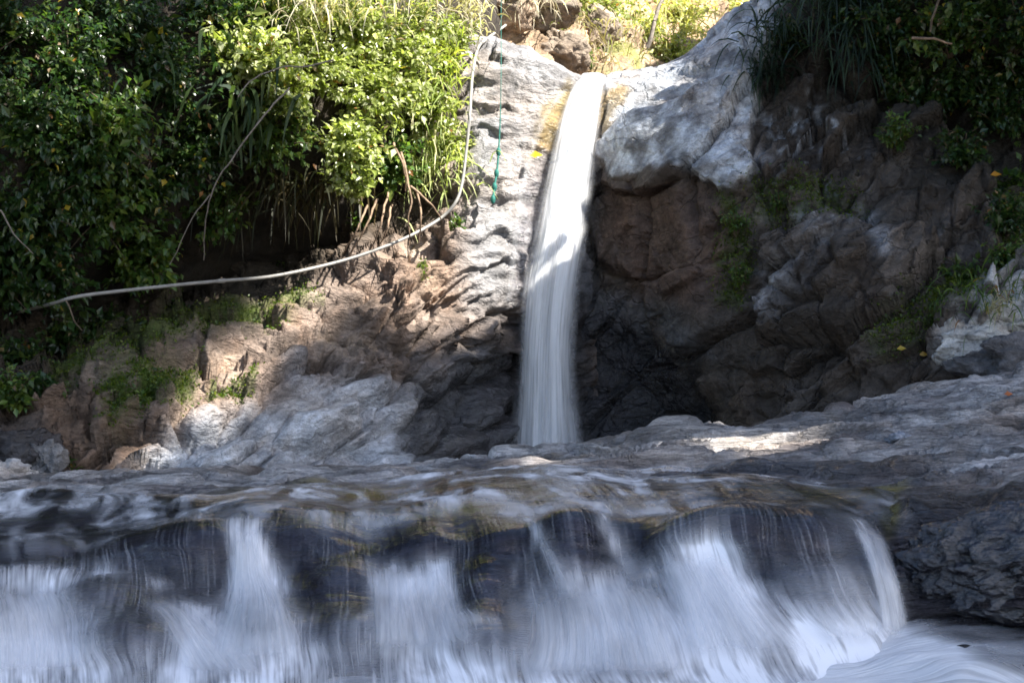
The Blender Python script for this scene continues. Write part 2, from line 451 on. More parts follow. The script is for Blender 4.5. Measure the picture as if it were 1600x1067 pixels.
qr = np.stack([q[..., 0] * c1 + q[..., 2] * s1, q[..., 1], -q[..., 0] * s1 + q[..., 2] * c1], -1)
f1, f2, vb = voro(qr * np.array([1.3, 2.0, 3.4]), 21)
g1, g2, vs = voro(qr * np.array([3.5, 5, 8.5]), 31)
dB = vb * .24 + vs * .125 + fbm(qr * np.array([1.0, 1.5, 3]), 5, 41) * .25 - (1 - sstep(0, .16, f2 - f1)) * .09
f1, f2, vc = voro(qr * np.array([.75, 1.3, 2.9]) + 3.3, 51)
k1_, k2_, vc2 = voro(qr * np.array([1.9, 2.6, 6.0]) + 1.3, 57)
dC = (.55 - f1) * .40 + vc * .13 + (.5 - k1_) * .13 + fbm(qr * np.array([.9, 1.4, 2.2]), 5, 61) * .26 - (1 - sstep(0, .12, f2 - f1)) * .06 + ridge(qr * np.array([1.4, 2.5, 6]), 4, 66) * .05
d = wA * dA + wB * dB + wC * dC
d = d * (1 - .6 * sstep(840, 920, px))
V = V + Nn * d[..., None]
n_c = fbm(V * 1.6, 5, 81); n_d = fbm(V * 5, 4, 91); n_v = fbm(V * np.array([7, 7, .6]), 4, 95)
col = np.zeros(V.shape) + np.array([.175, .135, .112])
col = mixc(col, (.26, .205, .165), sstep(0, .35, n_c))
col = mixc(col, (.215, .21, .215), wA)
col = mixc(col, (.42, .435, .47), pmask(px, py, [(300, 640), (480, 600), (620, 620), (760, 560), (830, 620), (800, 760), (180, 790), (190, 715)], 40, n_c * 60))
col = mixc(col, (.15, .11, .085), .8 * pmask(px, py, [(60, 610), (260, 570), (420, 590), (360, 640), (250, 680), (200, 760), (60, 770)], 25, n_c * 50))
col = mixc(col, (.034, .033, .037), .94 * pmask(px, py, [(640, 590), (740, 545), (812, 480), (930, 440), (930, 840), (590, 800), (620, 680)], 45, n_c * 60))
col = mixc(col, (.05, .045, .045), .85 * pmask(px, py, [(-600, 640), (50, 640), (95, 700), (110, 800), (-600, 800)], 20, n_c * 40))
col = mixc(col, (.14, .14, .155), .9 * pmask(px, py, [(828, 240), (930, 240), (930, 460), (800, 470), (796, 400), (815, 300)], 14, n_d * 14))
col = mixc(col, (.22, .16, .055), .85 * pmask(px, py, [(842, 175), (885, 130), (900, 150), (870, 240), (828, 245)], 10, n_d * 16))
col = mixc(col, (.16, .105, .075), .5 * sstep(.1, .45, n_d) * wB)
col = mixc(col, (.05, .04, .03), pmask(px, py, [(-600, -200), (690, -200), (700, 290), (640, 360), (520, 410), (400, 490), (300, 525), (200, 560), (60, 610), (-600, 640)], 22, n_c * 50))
col = col * (1 + .55 * n_v * sstep(760, 800, px))[..., None]
mossL = np.clip(pmask(px, py, [(150, 600), (230, 565), (310, 575), (300, 615), (230, 640), (170, 660)], 14, n_d * 30) +
                .75 * pmask(px, py, [(60, 560), (200, 505), (330, 480), (470, 455), (500, 480), (380, 525), (250, 560), (100, 590)], 16, n_c * 40)
                + pmask(px, py, [(322, 600), (400, 590), (396, 606), (330, 612)], 5, n_d * 12)
                + pmask(px, py, [(655, 400), (668, 405), (664, 436), (652, 432)], 3, n_d * 6), 0, 1)
col = mixc(col, (.055, .085, .012), mossL * sstep(-.35, .2, n_d))
wet = np.clip(.9 * pmask(px, py, [(790, 240), (850, 150), (950, 150), (950, 500), (790, 480), (780, 400)], 20, n_d * 14)
              + .75 * pmask(px, py, [(640, 600), (800, 520), (950, 520), (950, 840), (600, 820)], 40) + .35 * wC, 0, 1)
nv, nu = V.shape[:2]
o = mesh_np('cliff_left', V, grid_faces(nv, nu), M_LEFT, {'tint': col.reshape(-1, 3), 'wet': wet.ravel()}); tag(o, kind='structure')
remember('left', V); L_MOSS = (mossL * (1 - sstep(900, 1000, py))).ravel()
NL = normals(V).reshape(-1, 3)

# ---------------- right cliff
cx = [850, 915, 960, 1020, 1090, 1160, 1260, 1400, 1600, 1850, 2300]
pys = [860, 760, 670, 560, 450, 350, 300, 262, 190,
       [140, 128, 124, 112, 88, 30, -60, -110, -150, -200, -260],
       [165, 150, 142, 132, 115, 60, -110, -300, -380, -450, -520],
       [200, 185, 170, 160, 150, 90, -120, -420, -620, -760, -900]]
tab = [
 [15.3, 15.2, 15.0, 14.8, 14.2, 13.2, 12.4, 11.8, 11.2, 10.6, 9.6],
 [15.4, 15.3, 15.1, 15.0, 14.5, 13.4, 12.6, 12.0, 11.4, 10.8, 9.8],
 [15.4, 15.3, 15.2, 15.1, 14.6, 13.5, 12.8, 12.2, 11.6, 11.0, 10],
 [15.5, 15.4, 15.3, 15.0, 14.1, 13.6, 13.0, 12.5, 12.0, 11.4, 10.5],
 [15.5, 15.4, 15.2, 14.7, 14.1, 13.8, 13.3, 12.9, 12.5, 11.9, 11],
 [15.6, 15.4, 15.2, 14.7, 14.2, 13.9, 13.6, 13.3, 13.0, 12.4, 11.5],
 [15.6, 15.4, 15.12, 14.72, 14.28, 14.0, 13.8, 13.5, 13.2, 12.6, 11.8],
 [15.6, 15.25, 15.05, 14.68, 14.3, 14.1, 13.9, 13.7, 13.4, 12.8, 12],
 [15.6, 15.25, 15.05, 14.82, 14.65, 14.5, 14.3, 14.0, 13.7, 13.2, 12.4],
 [15.9, 15.7, 15.6, 15.6, 15.5, 15.4, 15.0, 14.5, 14.2, 13.8, 13.2],
 [17.5, 17.2, 17.0, 17.0, 17.0, 17.0, 16.0, 16.0, 16.0, 16.0, 16.0],
 [20, 20, 20, 20, 20, 20, 19, 20, 21, 22, 24]]
G, tu, tv = loft(rows_from(pys, tab, cx), 2.6, [10, 32, 42, 42, 38, 20, 18, 28, 34, 24, 14])
px, py = G[..., 0], G[..., 1]
V = P(px, py, G[..., 2]); Nn = normals(V)
warp = np.stack([fbm(V * .8, 4, 150), fbm(V * .8, 4, 160), fbm(V * .8, 4, 170)], -1)
q = V + warp * .2
c1, s1 = math.cos(.75), math.sin(.75)
qr = np.stack([q[..., 0] * c1 + q[..., 2] * s1, q[..., 1], -q[..., 0] * s1 + q[..., 2] * c1], -1)
f1, f2, v1 = voro(qr * np.array([.55, .8, 1.1]), 121)
g1, g2, v2 = voro(qr * np.array([1.7, 2, 3.2]), 131)
h1, h2, v3 = voro(qr * np.array([4.5, 5, 8]), 141)
smoothz = pmask(px, py, [(930, 280), (1130, 300), (1150, 700), (930, 760)], 40)   # broad smooth hollow
band = pmask(px, py, [(938, 235), (940, 125), (965, 100), (1050, 80), (1120, 40), (1200, -40), (1250, -60), (1205, 60), (1185, 140), (1172, 205), (1168, 262), (1150, 305), (1120, 300), (1080, 275), (1030, 264), (1000, 272), (965, 266)], 5, fbm(V * 2.2, 5, 180) * 44)
rough = sstep(1130, 1230, px)
d = v1 * .46 * (.5 + .5 * rough) + v2 * (.12 + .09 * rough) * (1 - .4 * smoothz) + v3 * .06 * (.35 + rough) * (1 - .6 * smoothz)
d += fbm(qr * np.array([.8, 1, 1.6]), 6, 190) * (.10 + .08 * rough)
d -= (1 - sstep(0, .08, f2 - f1)) * .10 + (1 - sstep(0, .10, g2 - g1)) * .05 * (.35 + .65 * rough)
d = d * (1 - .45 * band) + band * .07 + ridge(qr * np.array([1.2, 1.5, 5]), 4, 195) * .05 * (.4 + band)
d *= sstep(860, 985, px) * .75 + .25
d *= 1 - .55 * sstep(1130, 1020, px) * sstep(300, 240, py)
V = V + Nn * d[..., None]
n_c = fbm(V * 1.5, 5, 281); n_d = fbm(V * 5, 4, 291); n_e = fbm(V * 11, 3, 295)
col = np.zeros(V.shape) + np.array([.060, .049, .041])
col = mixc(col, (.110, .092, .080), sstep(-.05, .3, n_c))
col = mixc(col, (.105, .072, .058), .9 * pmask(px, py, [(955, 285), (1130, 300), (1150, 420), (1100, 480), (1000, 470), (950, 420)], 30, n_c * 50))
col = mixc(col, (.13, .135, .15), .75 * pmask(px, py, [(930, 470), (1060, 480), (1110, 560), (1000, 520), (930, 560)], 25, n_c * 40))
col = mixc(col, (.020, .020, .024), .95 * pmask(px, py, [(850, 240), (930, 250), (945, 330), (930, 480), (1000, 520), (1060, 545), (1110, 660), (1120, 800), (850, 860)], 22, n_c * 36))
stain = sstep(-.3, .25, n_d + .5 * n_c)
col = mixc(col, (.50, .53, .58), band * (.30 + .70 * stain))
col = mixc(col, (.34, .36, .39), np.clip(pmask(px, py, [(1190, 180), (1260, 120), (1350, 170), (1330, 290), (1230, 330), (1180, 300)], 45) * sstep(.05, .3, n_d + .3 * n_e), 0, 1) * .8)
for (a, b, r1_, r2_) in ((1225, 440, 42, 26), (1295, 378, 18, 30), (1255, 345, 14, 10), (1205, 480, 14, 34), (1340, 345, 26, 26), (1190, 250, 16, 24), (1385, 420, 16, 30)):
    col = mixc(col, (.36, .37, .40), .85 * blob(px, py, a, b, r1_, r2_, -30) * sstep(-.25, .15, n_d))
for (a, b, r1_, r2_) in ((1530, 545, 60, 22), (1580, 485, 55, 26), (1560, 520, 40, 16)):
    col = mixc(col, (.52, .50, .49), .9 * np.clip(1.3 * blob(px, py, a, b, r1_, r2_, -35), 0, 1) * sstep(-.15, .15, n_d))
col = mixc(col, (.22, .155, .06), .8 * pmask(px, py, [(938, 150), (975, 128), (985, 150), (955, 195), (938, 215)], 10, n_d * 14))
col = mixc(col, (.026, .023, .018), .92 * pmask(px, py, [(1200, -10), (1290, 150), (1370, 230), (1480, 300), (1640, 380), (2400, 420), (2400, -900), (1230, -900)], 40, n_c * 60))  # deep shade of the upper right bank put into the rock colour
mossR = np.clip(.9 * pmask(px, py, [(1130, 310), (1175, 330), (1180, 400), (1165, 470), (1135, 465), (1125, 400)], 18, n_c * 40)
                + .7 * pmask(px, py, [(1160, 230), (1200, 290), (1330, 300), (1300, 360), (1180, 340)], 30, n_c * 60)
                + .8 * pmask(px, py, [(1380, 560), (1420, 480), (1500, 440), (1570, 430), (1560, 480), (1480, 540), (1400, 580)], 22, n_c * 50)
                + .6 * pmask(px, py, [(1560, 300), (1700, 300), (1700, 440), (1540, 440)], 30, n_c * 50), 0, 1)
col = mixc(col, (.05, .075, .012), mossR * sstep(-.25, .25, n_d) * .95)
wet = np.clip(.85 * pmask(px, py, [(850, 120), (990, 130), (940, 290), (935, 460), (1060, 545), (1110, 670), (1110, 860), (850, 860)], 25) + .25 + .15 * band, 0, 1)
nv, nu = V.shape[:2]
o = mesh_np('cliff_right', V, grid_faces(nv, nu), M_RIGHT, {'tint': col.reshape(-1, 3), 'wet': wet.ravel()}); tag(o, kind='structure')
remember('right', V); R_MOSS = mossR.ravel(); NR = normals(V).reshape(-1, 3)

# ---------------- left hillside: an overhanging soil bank under the bushes
cx = [-900, -500, -100, 100, 250, 400, 500, 600, 700, 770]
pys = [-700, -250, -50, 100, 220, 330, 410, 470, 520]
tab = [
 [14.5, 15, 15.5, 16, 16.5, 17, 17.5, 18.5, 19.5, 20.5],
 [12.2, 12.8, 13.2, 13.7, 14.1, 14.7, 15.2, 15.8, 16.6, 17.4],
 [11.5, 11.9, 12.4, 12.9, 13.3, 13.8, 14.3, 14.9, 15.6, 16.6],
 [11.1, 11.4, 12.0, 12.4, 12.9, 13.3, 13.8, 14.4, 15.2, 16.2],
 [11.1, 11.4, 11.9, 12.3, 12.9, 13.5, 14.0, 14.5, 15.3, 16.2],
 [11.2, 11.5, 12.0, 12.5, 13.3, 14.2, 14.5, 14.8, 15.4, 16.2],
 [11.4, 11.8, 12.3, 12.9, 13.9, 14.9, 15.1, 15.2, 15.7, 16.4],
 [11.7, 12.1, 12.6, 13.3, 14.4, 15.3, 15.4, 15.5, 16, 16.6],
 [12.2, 12.6, 13.2, 13.9, 14.8, 15.6, 15.8, 15.9, 16.2, 16.8]]
G, tu, tv = loft(rows_from(pys, tab, cx), 7, [14, 18, 18, 18, 18, 14, 12, 8])
V = P(G[..., 0], G[..., 1], G[..., 2]); Nn = -normals(V)
V = V + Nn * (fbm(V * 1.1, 5, 301) * .3 + fbm(V * 5, 3, 305) * .08)[..., None]
nv, nu = V.shape[:2]
o = mesh_np('hillside_left', V, grid_faces(nv, nu)[:, ::-1], M_SOIL); tag(o, kind='structure')
remember('hill', V)

# ---------------- sunny hillside upstream, beyond the lip of the falls
cx = [300, 600, 740, 820, 900, 980, 1060, 1150, 1300, 1700]
pys = [230, 130, 60, -20, -150, -500]
tab = [
 [17.5, 17.5, 17.5, 18, 19, 20, 21, 22, 22, 22],
 [18.5, 18.3, 18, 18.5, 19.5, 21, 22, 23, 24, 24],
 [19, 19, 18.6, 19.2, 20.5, 22, 24, 25, 26, 26],
 [19.5, 19.5, 19.2, 20, 22, 24, 26, 28, 29, 29],
 [20.5, 20.5, 20.5, 22, 24, 27, 30, 32, 33, 33],
 [24, 24, 25, 27, 30, 34, 37, 40, 40, 40]]
G, tu, tv = loft(rows_from(pys, tab, cx), 4, [16, 26, 26, 20, 16])
V = P(G[..., 0], G[..., 1], G[..., 2]); Nn = normals(V)
f1, f2, vb = voro(V * np.array([1.3, 1.3, 1.8]), 321)
V = V + Nn * (fbm(V * .9, 5, 311) * .5 + vb * .22 + fbm(V * 5, 3, 315) * .1)[..., None]
n_c = fbm(V * 1.2, 4, 331)
col = np.zeros(V.shape) + np.array([.30, .22, .15]); col = mixc(col, (.16, .11, .07), sstep(0, .3, n_c)); col = mixc(col, (.20, .20, .07), sstep(-.1, -.35, n_c))
nv, nu = V.shape[:2]
o = mesh_np('hillside_upstream', V, grid_faces(nv, nu), M_BOULDER, {'tint': col.reshape(-1, 3), 'wet': np.zeros(V[..., 0].size)}); tag(o, kind='structure')
remember('up', V)
upstream_normal = normals(V).reshape(-1, 3)

# ---------------- rock shelf, its drop and the stream bed in front
cx = [-800, -300, 0, 130, 250, 380, 480, 600, 700, 800, 900, 1000, 1070, 1180, 1300, 1400, 1480, 1600, 1850, 2300]
far_py = [752, 748, 745, 744, 742, 740, 736, 728, 720, 707, 704, 680, 667, 673, 640, 614, 600, 580, 540, 470]
far_d = [12, 11.8, 11.5, 11.4, 11.3, 11.3, 11.3, 11.3, 11.4, 11.5, 11.5, 11.3, 11.2, 11.1, 11.1, 11.1, 11, 10.8, 10.5, 10]
mid_py = [772, 768, 766, 764, 762, 758, 754, 744, 736, 724, 720, 712, 704, 708, 695, 682, 675, 664, 640, 600]
mid_d = [10.6, 10.4, 10.1, 10.0, 9.9, 9.9, 9.9, 10.2, 10.3, 10.4, 10.3, 10.0, 9.9, 9.7, 9.6, 9.5, 9.4, 9.2, 8.8, 8.5]
near_py = [800, 796, 792, 788, 782, 774, 768, 755, 746, 742, 744, 750, 756, 762, 760, 757, 752, 748, 740, 730]
near_d = [8.9, 8.8, 8.6, 8.6, 8.6, 8.7, 8.8, 9.1, 9.2, 9.2, 9.0, 8.7, 8.5, 8.3, 8.1, 8.0, 7.8, 7.5, 7.2, 7.0]
cre_py = [862, 862, 858, 850, 840, 808, 806, 828, 822, 814, 802, 796, 796, 800, 808, 800, 786, 778, 770, 760]
cre_d = [7.3, 7.2, 7.1, 7.1, 7.1, 7.0, 7.1, 7.0, 6.9, 6.9, 6.9, 6.9, 6.8, 6.7, 6.6, 6.6, 6.5, 6.3, 6.1, 6.0]
fac_py = [905, 905, 905, 903, 900, 895, 890, 892, 890, 888, 884, 880, 880, 885, 892, 880, 872, 866, 860, 850]
fac_d = [6.75, 6.7, 6.65, 6.65, 6.65, 6.6, 6.6, 6.55, 6.5, 6.5, 6.4, 6.4, 6.3, 6.25, 6.2, 6.15, 6.1, 5.9, 5.8, 5.7]
apr_py = [960, 960, 960, 958, 956, 955, 952, 955, 955, 950, 945, 945, 945, 955, 965, 962, 950, 945, 940, 930]
apr_d = [d_ - .32 for d_ in fac_d[:15]] + [6.0, 5.95, 5.8, 5.7, 5.6]
foo_py = [1050] * 15 + [1035, 1010, 1000, 995, 985]
foo_d = [5.75, 5.75, 5.7, 5.7, 5.7, 5.65, 5.65, 5.65, 5.65, 5.6, 5.55, 5.5, 5.5, 5.5, 5.6, 5.75, 5.8, 5.75, 5.6, 5.5]
n_ = len(cx)
rows = [[(cx[i], far_py[i] + 60, far_d[i] + 1.2) for i in range(n_)],
        [(cx[i], far_py[i], far_d[i]) for i in range(n_)],
        [(cx[i], mid_py[i], mid_d[i]) for i in range(n_)],
        [(cx[i], near_py[i], near_d[i]) for i in range(n_)],
        [(cx[i], cre_py[i], cre_d[i]) for i in range(n_)],
        [(cx[i], fac_py[i], fac_d[i]) for i in range(n_)],
        [(cx[i], apr_py[i], apr_d[i]) for i in range(n_)],
        [(cx[i], foo_py[i], foo_d[i]) for i in range(n_)],
        [(cx[i], 1330, 4.3) for i in range(n_)],
        [(cx[i], 2400, 1.6) for i in range(n_)]]
G, tu, tv = loft(rows, 2.5, [14, 44, 46, 50, 50, 46, 50, 30, 8], coarse=16)
px, py = G[..., 0], G[..., 1]
S0 = P(px, py, G[..., 2])
wr_c = sstep(3.15, 3.6, np.broadcast_to(tv[:, None], px.shape)) * (1 - sstep(4.7, 5.2, np.broadcast_to(tv[:, None], px.shape)))
S0 = S0 + (blur(S0, 11, 0) - S0) * wr_c[..., None]
for (bx_, by_, rx_, ry_, hh_) in ((165, 958, 75, 40, .11), (215, 1022, 62, 34, .11), (-40, 985, 80, 50, .14), (760, 1032, 70, 34, .09), (560, 1015, 80, 30, .10), (420, 1000, 50, 40, .07),
                                  (400, 790, 60, 22, .05), (890, 850, 42, 44, .13), (780, 868, 44, 50, .11), (1065, 838, 70, 36, .12), (1250, 875, 75, 55, .15), (1165, 850, 40, 40, .09), (640, 845, 62, 30, .09), (520, 925, 46, 60, .10), (495, 838, 50, 30, .07), (290, 868, 48, 34, .08), (200, 862, 50, 26, .07), (80, 855, 60, 28, .07), (758, 945, 26, 40, .07), (760, 770, 90, 18, .03), (480, 770, 70, 16, .03)):
    S0 = S0 + (blob(px, py, bx_, by_, rx_ * 1.1, ry_ * 1.15) * hh_ * (.75 if by_ < 930 else 1))[..., None] * np.array([0, -.8, .6])
Nn = -normals(S0)
tvv = np.broadcast_to(tv[:, None], px.shape)
wetrock = sstep(1370, 1440, px) * sstep(3.2, 3.7, tvv)
uw = (1 - sstep(1380, 1440, px)) * sstep(3.0, 3.35, tvv + .25 * sstep(1000, 1250, px) * 0 - .0)   # under the stream
warp = np.stack([fbm(S0 * np.array([.5, 1, 1]), 3, 450), fbm(S0 * .7, 3, 460), fbm(S0 * .7, 3, 470)], -1)
q = S0 + warp * np.array([.5, .35, .1])
tilt = q[..., 2] - .06 * q[..., 0] + .05 * q[..., 1]
fol = np.stack([q[..., 0] * .55, q[..., 1] * 1.5, tilt * 6], -1)
lay = fbm(fol, 5, 401) * .16 + ridge(fol * np.array([1, 1.2, 1.4]), 5, 411) * .085
f1, f2, vb = voro(np.stack([q[..., 0] * .7, q[..., 1] * 1.5, tilt * 5], -1), 421)
hh = (tilt + fbm(q * np.array([.45, .9, .9]), 4, 425) * .22) / .075
ter = .075 * (np.floor(hh) + sstep(.62, .95, hh - np.floor(hh)) - hh) + .03 * (sstep(.3, .9, (hh * 2.6) % 1) - (hh * 2.6) % 1)
dry = lay * .75 + ter * 1.6 + vb * .05 - (1 - sstep(0, .10, f2 - f1)) * .04
f1, f2, vk = voro(S0 * np.array([2.2, 2.2, 2.6]), 431)
bumpy = (.5 - f1) * .16 + fbm(S0 * np.array([3, 3, 3.5]), 5, 441) * .12 + lay * .4
e1_, e2_, ve = voro(q * np.array([1.3, 1.8, 2.6]), 457)
under = fbm(S0 * np.array([.9, .9, 1.6]), 4, 455) * .14 + (.5 - e1_) * (.10 + .09 * sstep(3.6, 4.2, tvv) * (1 - sstep(5.2, 6, tvv))) + ve * .05
under = under * (1 - .65 * sstep(4.9, 5.8, tvv)) * (1 - .35 * sstep(3.2, 3.7, tvv) * (1 - sstep(4.1, 4.5, tvv)))
d = dry * (1 - wetrock) * (1 - uw) + bumpy * wetrock + under * uw
d *= sstep(.6, 1.25, tvv) * .6 + .4
V = S0 + Nn * d[..., None]
n_c = fbm(V * np.array([1, 2, 4]), 5, 481); n_d = fbm(V * 7, 4, 491)
col = np.zeros(V.shape) + np.array([.35, .335, .34]); col = mixc(col, (.19, .175, .18), sstep(-.02, .3, n_c)); col = mixc(col, (.47, .455, .46), sstep(.05, .4, -n_c))
lam = np.floor(hh * 3.0 + fbm(V * np.array([1, 2, 3]), 3, 495) * .8).astype(np.int64)
col = col * (.45 + 1.0 * _r(lam, lam * 0, lam * 0, 17))[..., None]
col = mixc(col, (.24, .20, .155), .4 * sstep(.1, .4, n_d) * (1 - wetrock))
# sun patch on the slab, painted in as a paler colour
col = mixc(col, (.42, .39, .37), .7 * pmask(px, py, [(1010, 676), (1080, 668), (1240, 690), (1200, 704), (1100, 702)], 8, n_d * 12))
col = mixc(col, (.028, .022, .042), uw * .95); col = mixc(col, (.014, .012, .017), wetrock * .97)
damp = pmask(px, py, [(900, 745), (1000, 735), (1150, 725), (1300, 730), (1480, 725), (1480, 760), (1380, 800), (900, 800)], 12, n_c * 30)
col = mixc(col, (.055, .052, .062), damp * .85)
col = mixc(col, (.085, .08, .09), .8 * pmask(px, py, [(690, 735), (760, 715), (820, 722), (815, 735), (760, 742)], 8))
col = mixc(col, (.22, .19, .02), .9 * uw * sstep(.02, .22, fbm(S0 * np.array([.8, 1.6, 2]), 4, 497)) * (1 - sstep(3.35, 3.75, tvv)))  # olive algae patches, strengthened to paint in green reflections
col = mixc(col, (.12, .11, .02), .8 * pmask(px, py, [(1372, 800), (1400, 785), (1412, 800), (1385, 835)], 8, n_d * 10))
wet = np.clip(wetrock * .95 + damp * .9 + .38 - .3 * uw, 0, 1)
nv, nu = V.shape[:2]
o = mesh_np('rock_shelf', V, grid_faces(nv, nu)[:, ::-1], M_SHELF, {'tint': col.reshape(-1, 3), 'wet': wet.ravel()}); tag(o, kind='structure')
remember('shelf', V)
SHELF_T = tvv.ravel()

# ---------------- the stream: a film of water over the shelf and its drop
k0 = int(np.searchsorted(tv, 2.55)); k1 = int(np.searchsorted(tv, 7.5)); 
cu = int(np.searchsorted(px[0], 1455)); cu0 = 0
Ws = S0[k0:k1, cu0:cu]; Wn = Nn[k0:k1, cu0:cu]; wpx = px[k0:k1, cu0:cu]; wpy = py[k0:k1, cu0:cu]; wt = tvv[k0:k1, cu0:cu]
under_w = blur(blur(under, 6, 1), 5, 0)[k0:k1, cu0:cu]
edge = sstep(1460, 1350, wpx)
off = under_w + .055 + fbm(Ws * np.array([1.6, .9, 1]), 4, 501) * .035
off = off - (1 - edge) * .12 - (1 - sstep(2.6, 3.15, wt)) * .07 - sstep(1000, 1400, wpx) * (1 - sstep(3.2, 3.6, wt)) * .06
W = Ws + Wn * off[..., None]
def stroke(px, py, pts):
    """pts: (px,py,halfwidth,strength)"""
    r = np.zeros_like(px)
    for (x0, y0, w0, s0), (x1, y1, w1, s1) in zip(pts[:-1], pts[1:]):
        ex, ey = x1 - x0, y1 - y0
        t = np.clip(((px - x0) * ex + (py - y0) * ey) / (ex * ex + ey * ey), 0, 1)
        dd = np.hypot(px - x0 - t * ex, py - y0 - t * ey) / (w0 + (w1 - w0) * t)
        r = np.maximum(r, np.exp(-dd ** 2) * (s0 + (s1 - s0) * t))
    return r
FOAM = {   # how white the water is, 0 clear .. 9 all foam, read along lines across the drop
 800: [(0, 1), (300, 1), (380, 3), (440, 1), (820, 2), (840, 1), (930, 2), (1000, 0), (1320, 1), (1345, 2), (1400, 0)],
 828: [(0, 2), (295, 2), (315, 5), (335, 3), (350, 5), (372, 8), (405, 7), (425, 2), (700, 2), (810, 3), (832, 6), (855, 2), (915, 2), (938, 6), (965, 1), (1280, 1), (1320, 4), (1345, 7), (1365, 4), (1390, 0)],
 860: [(0, 1), (340, 1), (352, 5), (365, 9), (403, 9), (420, 4), (440, 1), (600, 1), (820, 1), (846, 7), (866, 2), (930, 1), (960, 6), (985, 2), (1020, 2), (1040, 4), (1130, 4), (1150, 1), (1290, 2), (1330, 3), (1355, 7), (1380, 5), (1400, 0)],
 890: [(0, 3), (40, 2), (80, 4), (110, 3), (160, 2), (340, 1), (355, 4), (368, 9), (408, 9), (425, 5), (445, 2), (560, 1), (580, 5), (600, 4), (628, 6), (645, 4), (690, 7), (706, 6), (722, 1), (800, 2), (850, 3), (868, 7), (888, 2), (950, 2), (978, 6), (1000, 3), (1024, 7), (1040, 9), (1130, 9), (1148, 5), (1170, 2), (1290, 2), (1345, 3), (1368, 8), (1392, 5), (1410, 0)],
 920: [(0, 5), (45, 5), (80, 8), (112, 6), (135, 3), (165, 6), (200, 3), (250, 2), (340, 2), (362, 8), (410, 9), (432, 7), (455, 4), (480, 1), (560, 1), (578, 7), (600, 7), (700, 8), (716, 6), (735, 2), (770, 2), (800, 6), (820, 3), (860, 5), (885, 7), (930, 7), (985, 7), (1030, 9), (1145, 9), (1170, 5), (1200, 2), (1240, 3), (1330, 4), (1360, 5), (1384, 9), (1404, 5), (1420, 0)],
 950: [(0, 7), (40, 7), (80, 8), (112, 6), (150, 3), (200, 3), (235, 6), (270, 7), (300, 5), (335, 4), (360, 7), (400, 8), (435, 8), (462, 6), (485, 2), (558, 2), (578, 7), (620, 9), (660, 8), (700, 7), (724, 7), (748, 3), (780, 5), (820, 6), (870, 7), (920, 8), (1000, 9), (1150, 9), (1185, 8), (1210, 5), (1240, 4), (1330, 4), (1370, 6), (1390, 9), (1412, 5), (1430, 0)],
 980: [(0, 8), (60, 8), (110, 5), (150, 4), (200, 4), (250, 6), (290, 9), (325, 8), (360, 6), (400, 5), (430, 6), (466, 8), (488, 3), (560, 3), (588, 8), (630, 8), (680, 7), (724, 7), (752, 5), (780, 3), (815, 6), (850, 8), (900, 9), (1160, 9), (1210, 9), (1250, 8), (1300, 6), (1350, 6), (1394, 9), (1420, 5), (1440, 0)],
 1010: [(0, 9), (50, 9), (105, 7), (130, 8), (165, 6), (205, 4), (250, 4), (285, 8), (320, 9), (360, 8), (400, 7), (480, 8), (520, 6), (560, 7), (620, 8), (700, 7), (760, 7), (800, 6), (850, 8), (900, 9), (1400, 9), (1435, 6), (1460, 2)],
 1040: [(0, 9), (100, 9), (135, 7), (185, 4), (235, 4), (270, 5), (300, 8), (350, 9), (450, 9), (510, 7), (580, 7), (650, 8), (705, 6), (750, 4), (805, 5), (850, 9), (1440, 9), (1480, 4)],
 1075: [(0, 7), (200, 6), (400, 8), (560, 6), (700, 7), (900, 8), (1480, 8)]}
fk = sorted(FOAM); fgx = np.arange(-400, 1701, 6.0)
fgrid = np.array([np.interp(fgx, [a_ for a_, _ in FOAM[k]], [v_ for _, v_ in FOAM[k]]) / 9.0 for k in fk])
def foam_at(px, py):
    j = np.interp(py, fk, np.arange(len(fk))); i = np.clip((px + 400) / 6.0, 0, len(fgx) - 1.001)
    j = np.clip(j, 0, len(fk) - 1.001); j0 = j.astype(int); i0 = i.astype(int); fj = j - j0; fi = i - i0
    v = (fgrid[j0, i0] * (1 - fi) + fgrid[j0, i0 + 1] * fi) * (1 - fj) + (fgrid[j0 + 1, i0] * (1 - fi) + fgrid[j0 + 1, i0 + 1] * fi) * fj
    return v * sstep(785, 815, py)
wob = np.stack([Ws[..., 0] * 3, Ws[..., 2] * 3, Ws[..., 1]], -1)
foam = foam_at(wpx + fbm(wob, 3, 515) * 22, wpy + fbm(wob, 3, 516) * 16)
foam *= (1 - sstep(1395, 1440, wpx + 14 * fbm(wob * 2, 3, 517)))
gap = fbm(np.stack([Ws[..., 0] * 3.4, Ws[..., 1] * .5 + Ws[..., 2] * 1.1, Ws[..., 1] * .6], -1), 4, 519)
foam *= np.clip(.93 + 1.15 * gap, .35, 1.15) * (1 - .25 * sstep(935, 960, wpy) * (1 - sstep(1020, 1050, wpy)) * (1 - sstep(850, 950, wpx)))
foam = np.clip(foam, 0, 1)
milk = .80 * (1 - sstep(3.5, 4.6, wt)) + .05 * sstep(3.9, 4.5, wt)
milk = milk * (.15 + 1.1 * sstep(-.25, .3, fbm(Ws * np.array([1.5, 2.2, 2.5]), 4, 511))) * (1 - .6 * sstep(950, 1350, wpx))
veil = .22 * sstep(3.85, 4.4, wt) * (1 - sstep(1400, 1440, wpx))
um = np.cumsum(np.linalg.norm(np.diff(Ws[60], axis=0, prepend=Ws[60][:1]), axis=1))
vm = np.cumsum(np.linalg.norm(np.diff(Ws[:, 300], axis=0, prepend=Ws[:1, 300]), axis=1))
lean = (wpx - 500) / 900.0
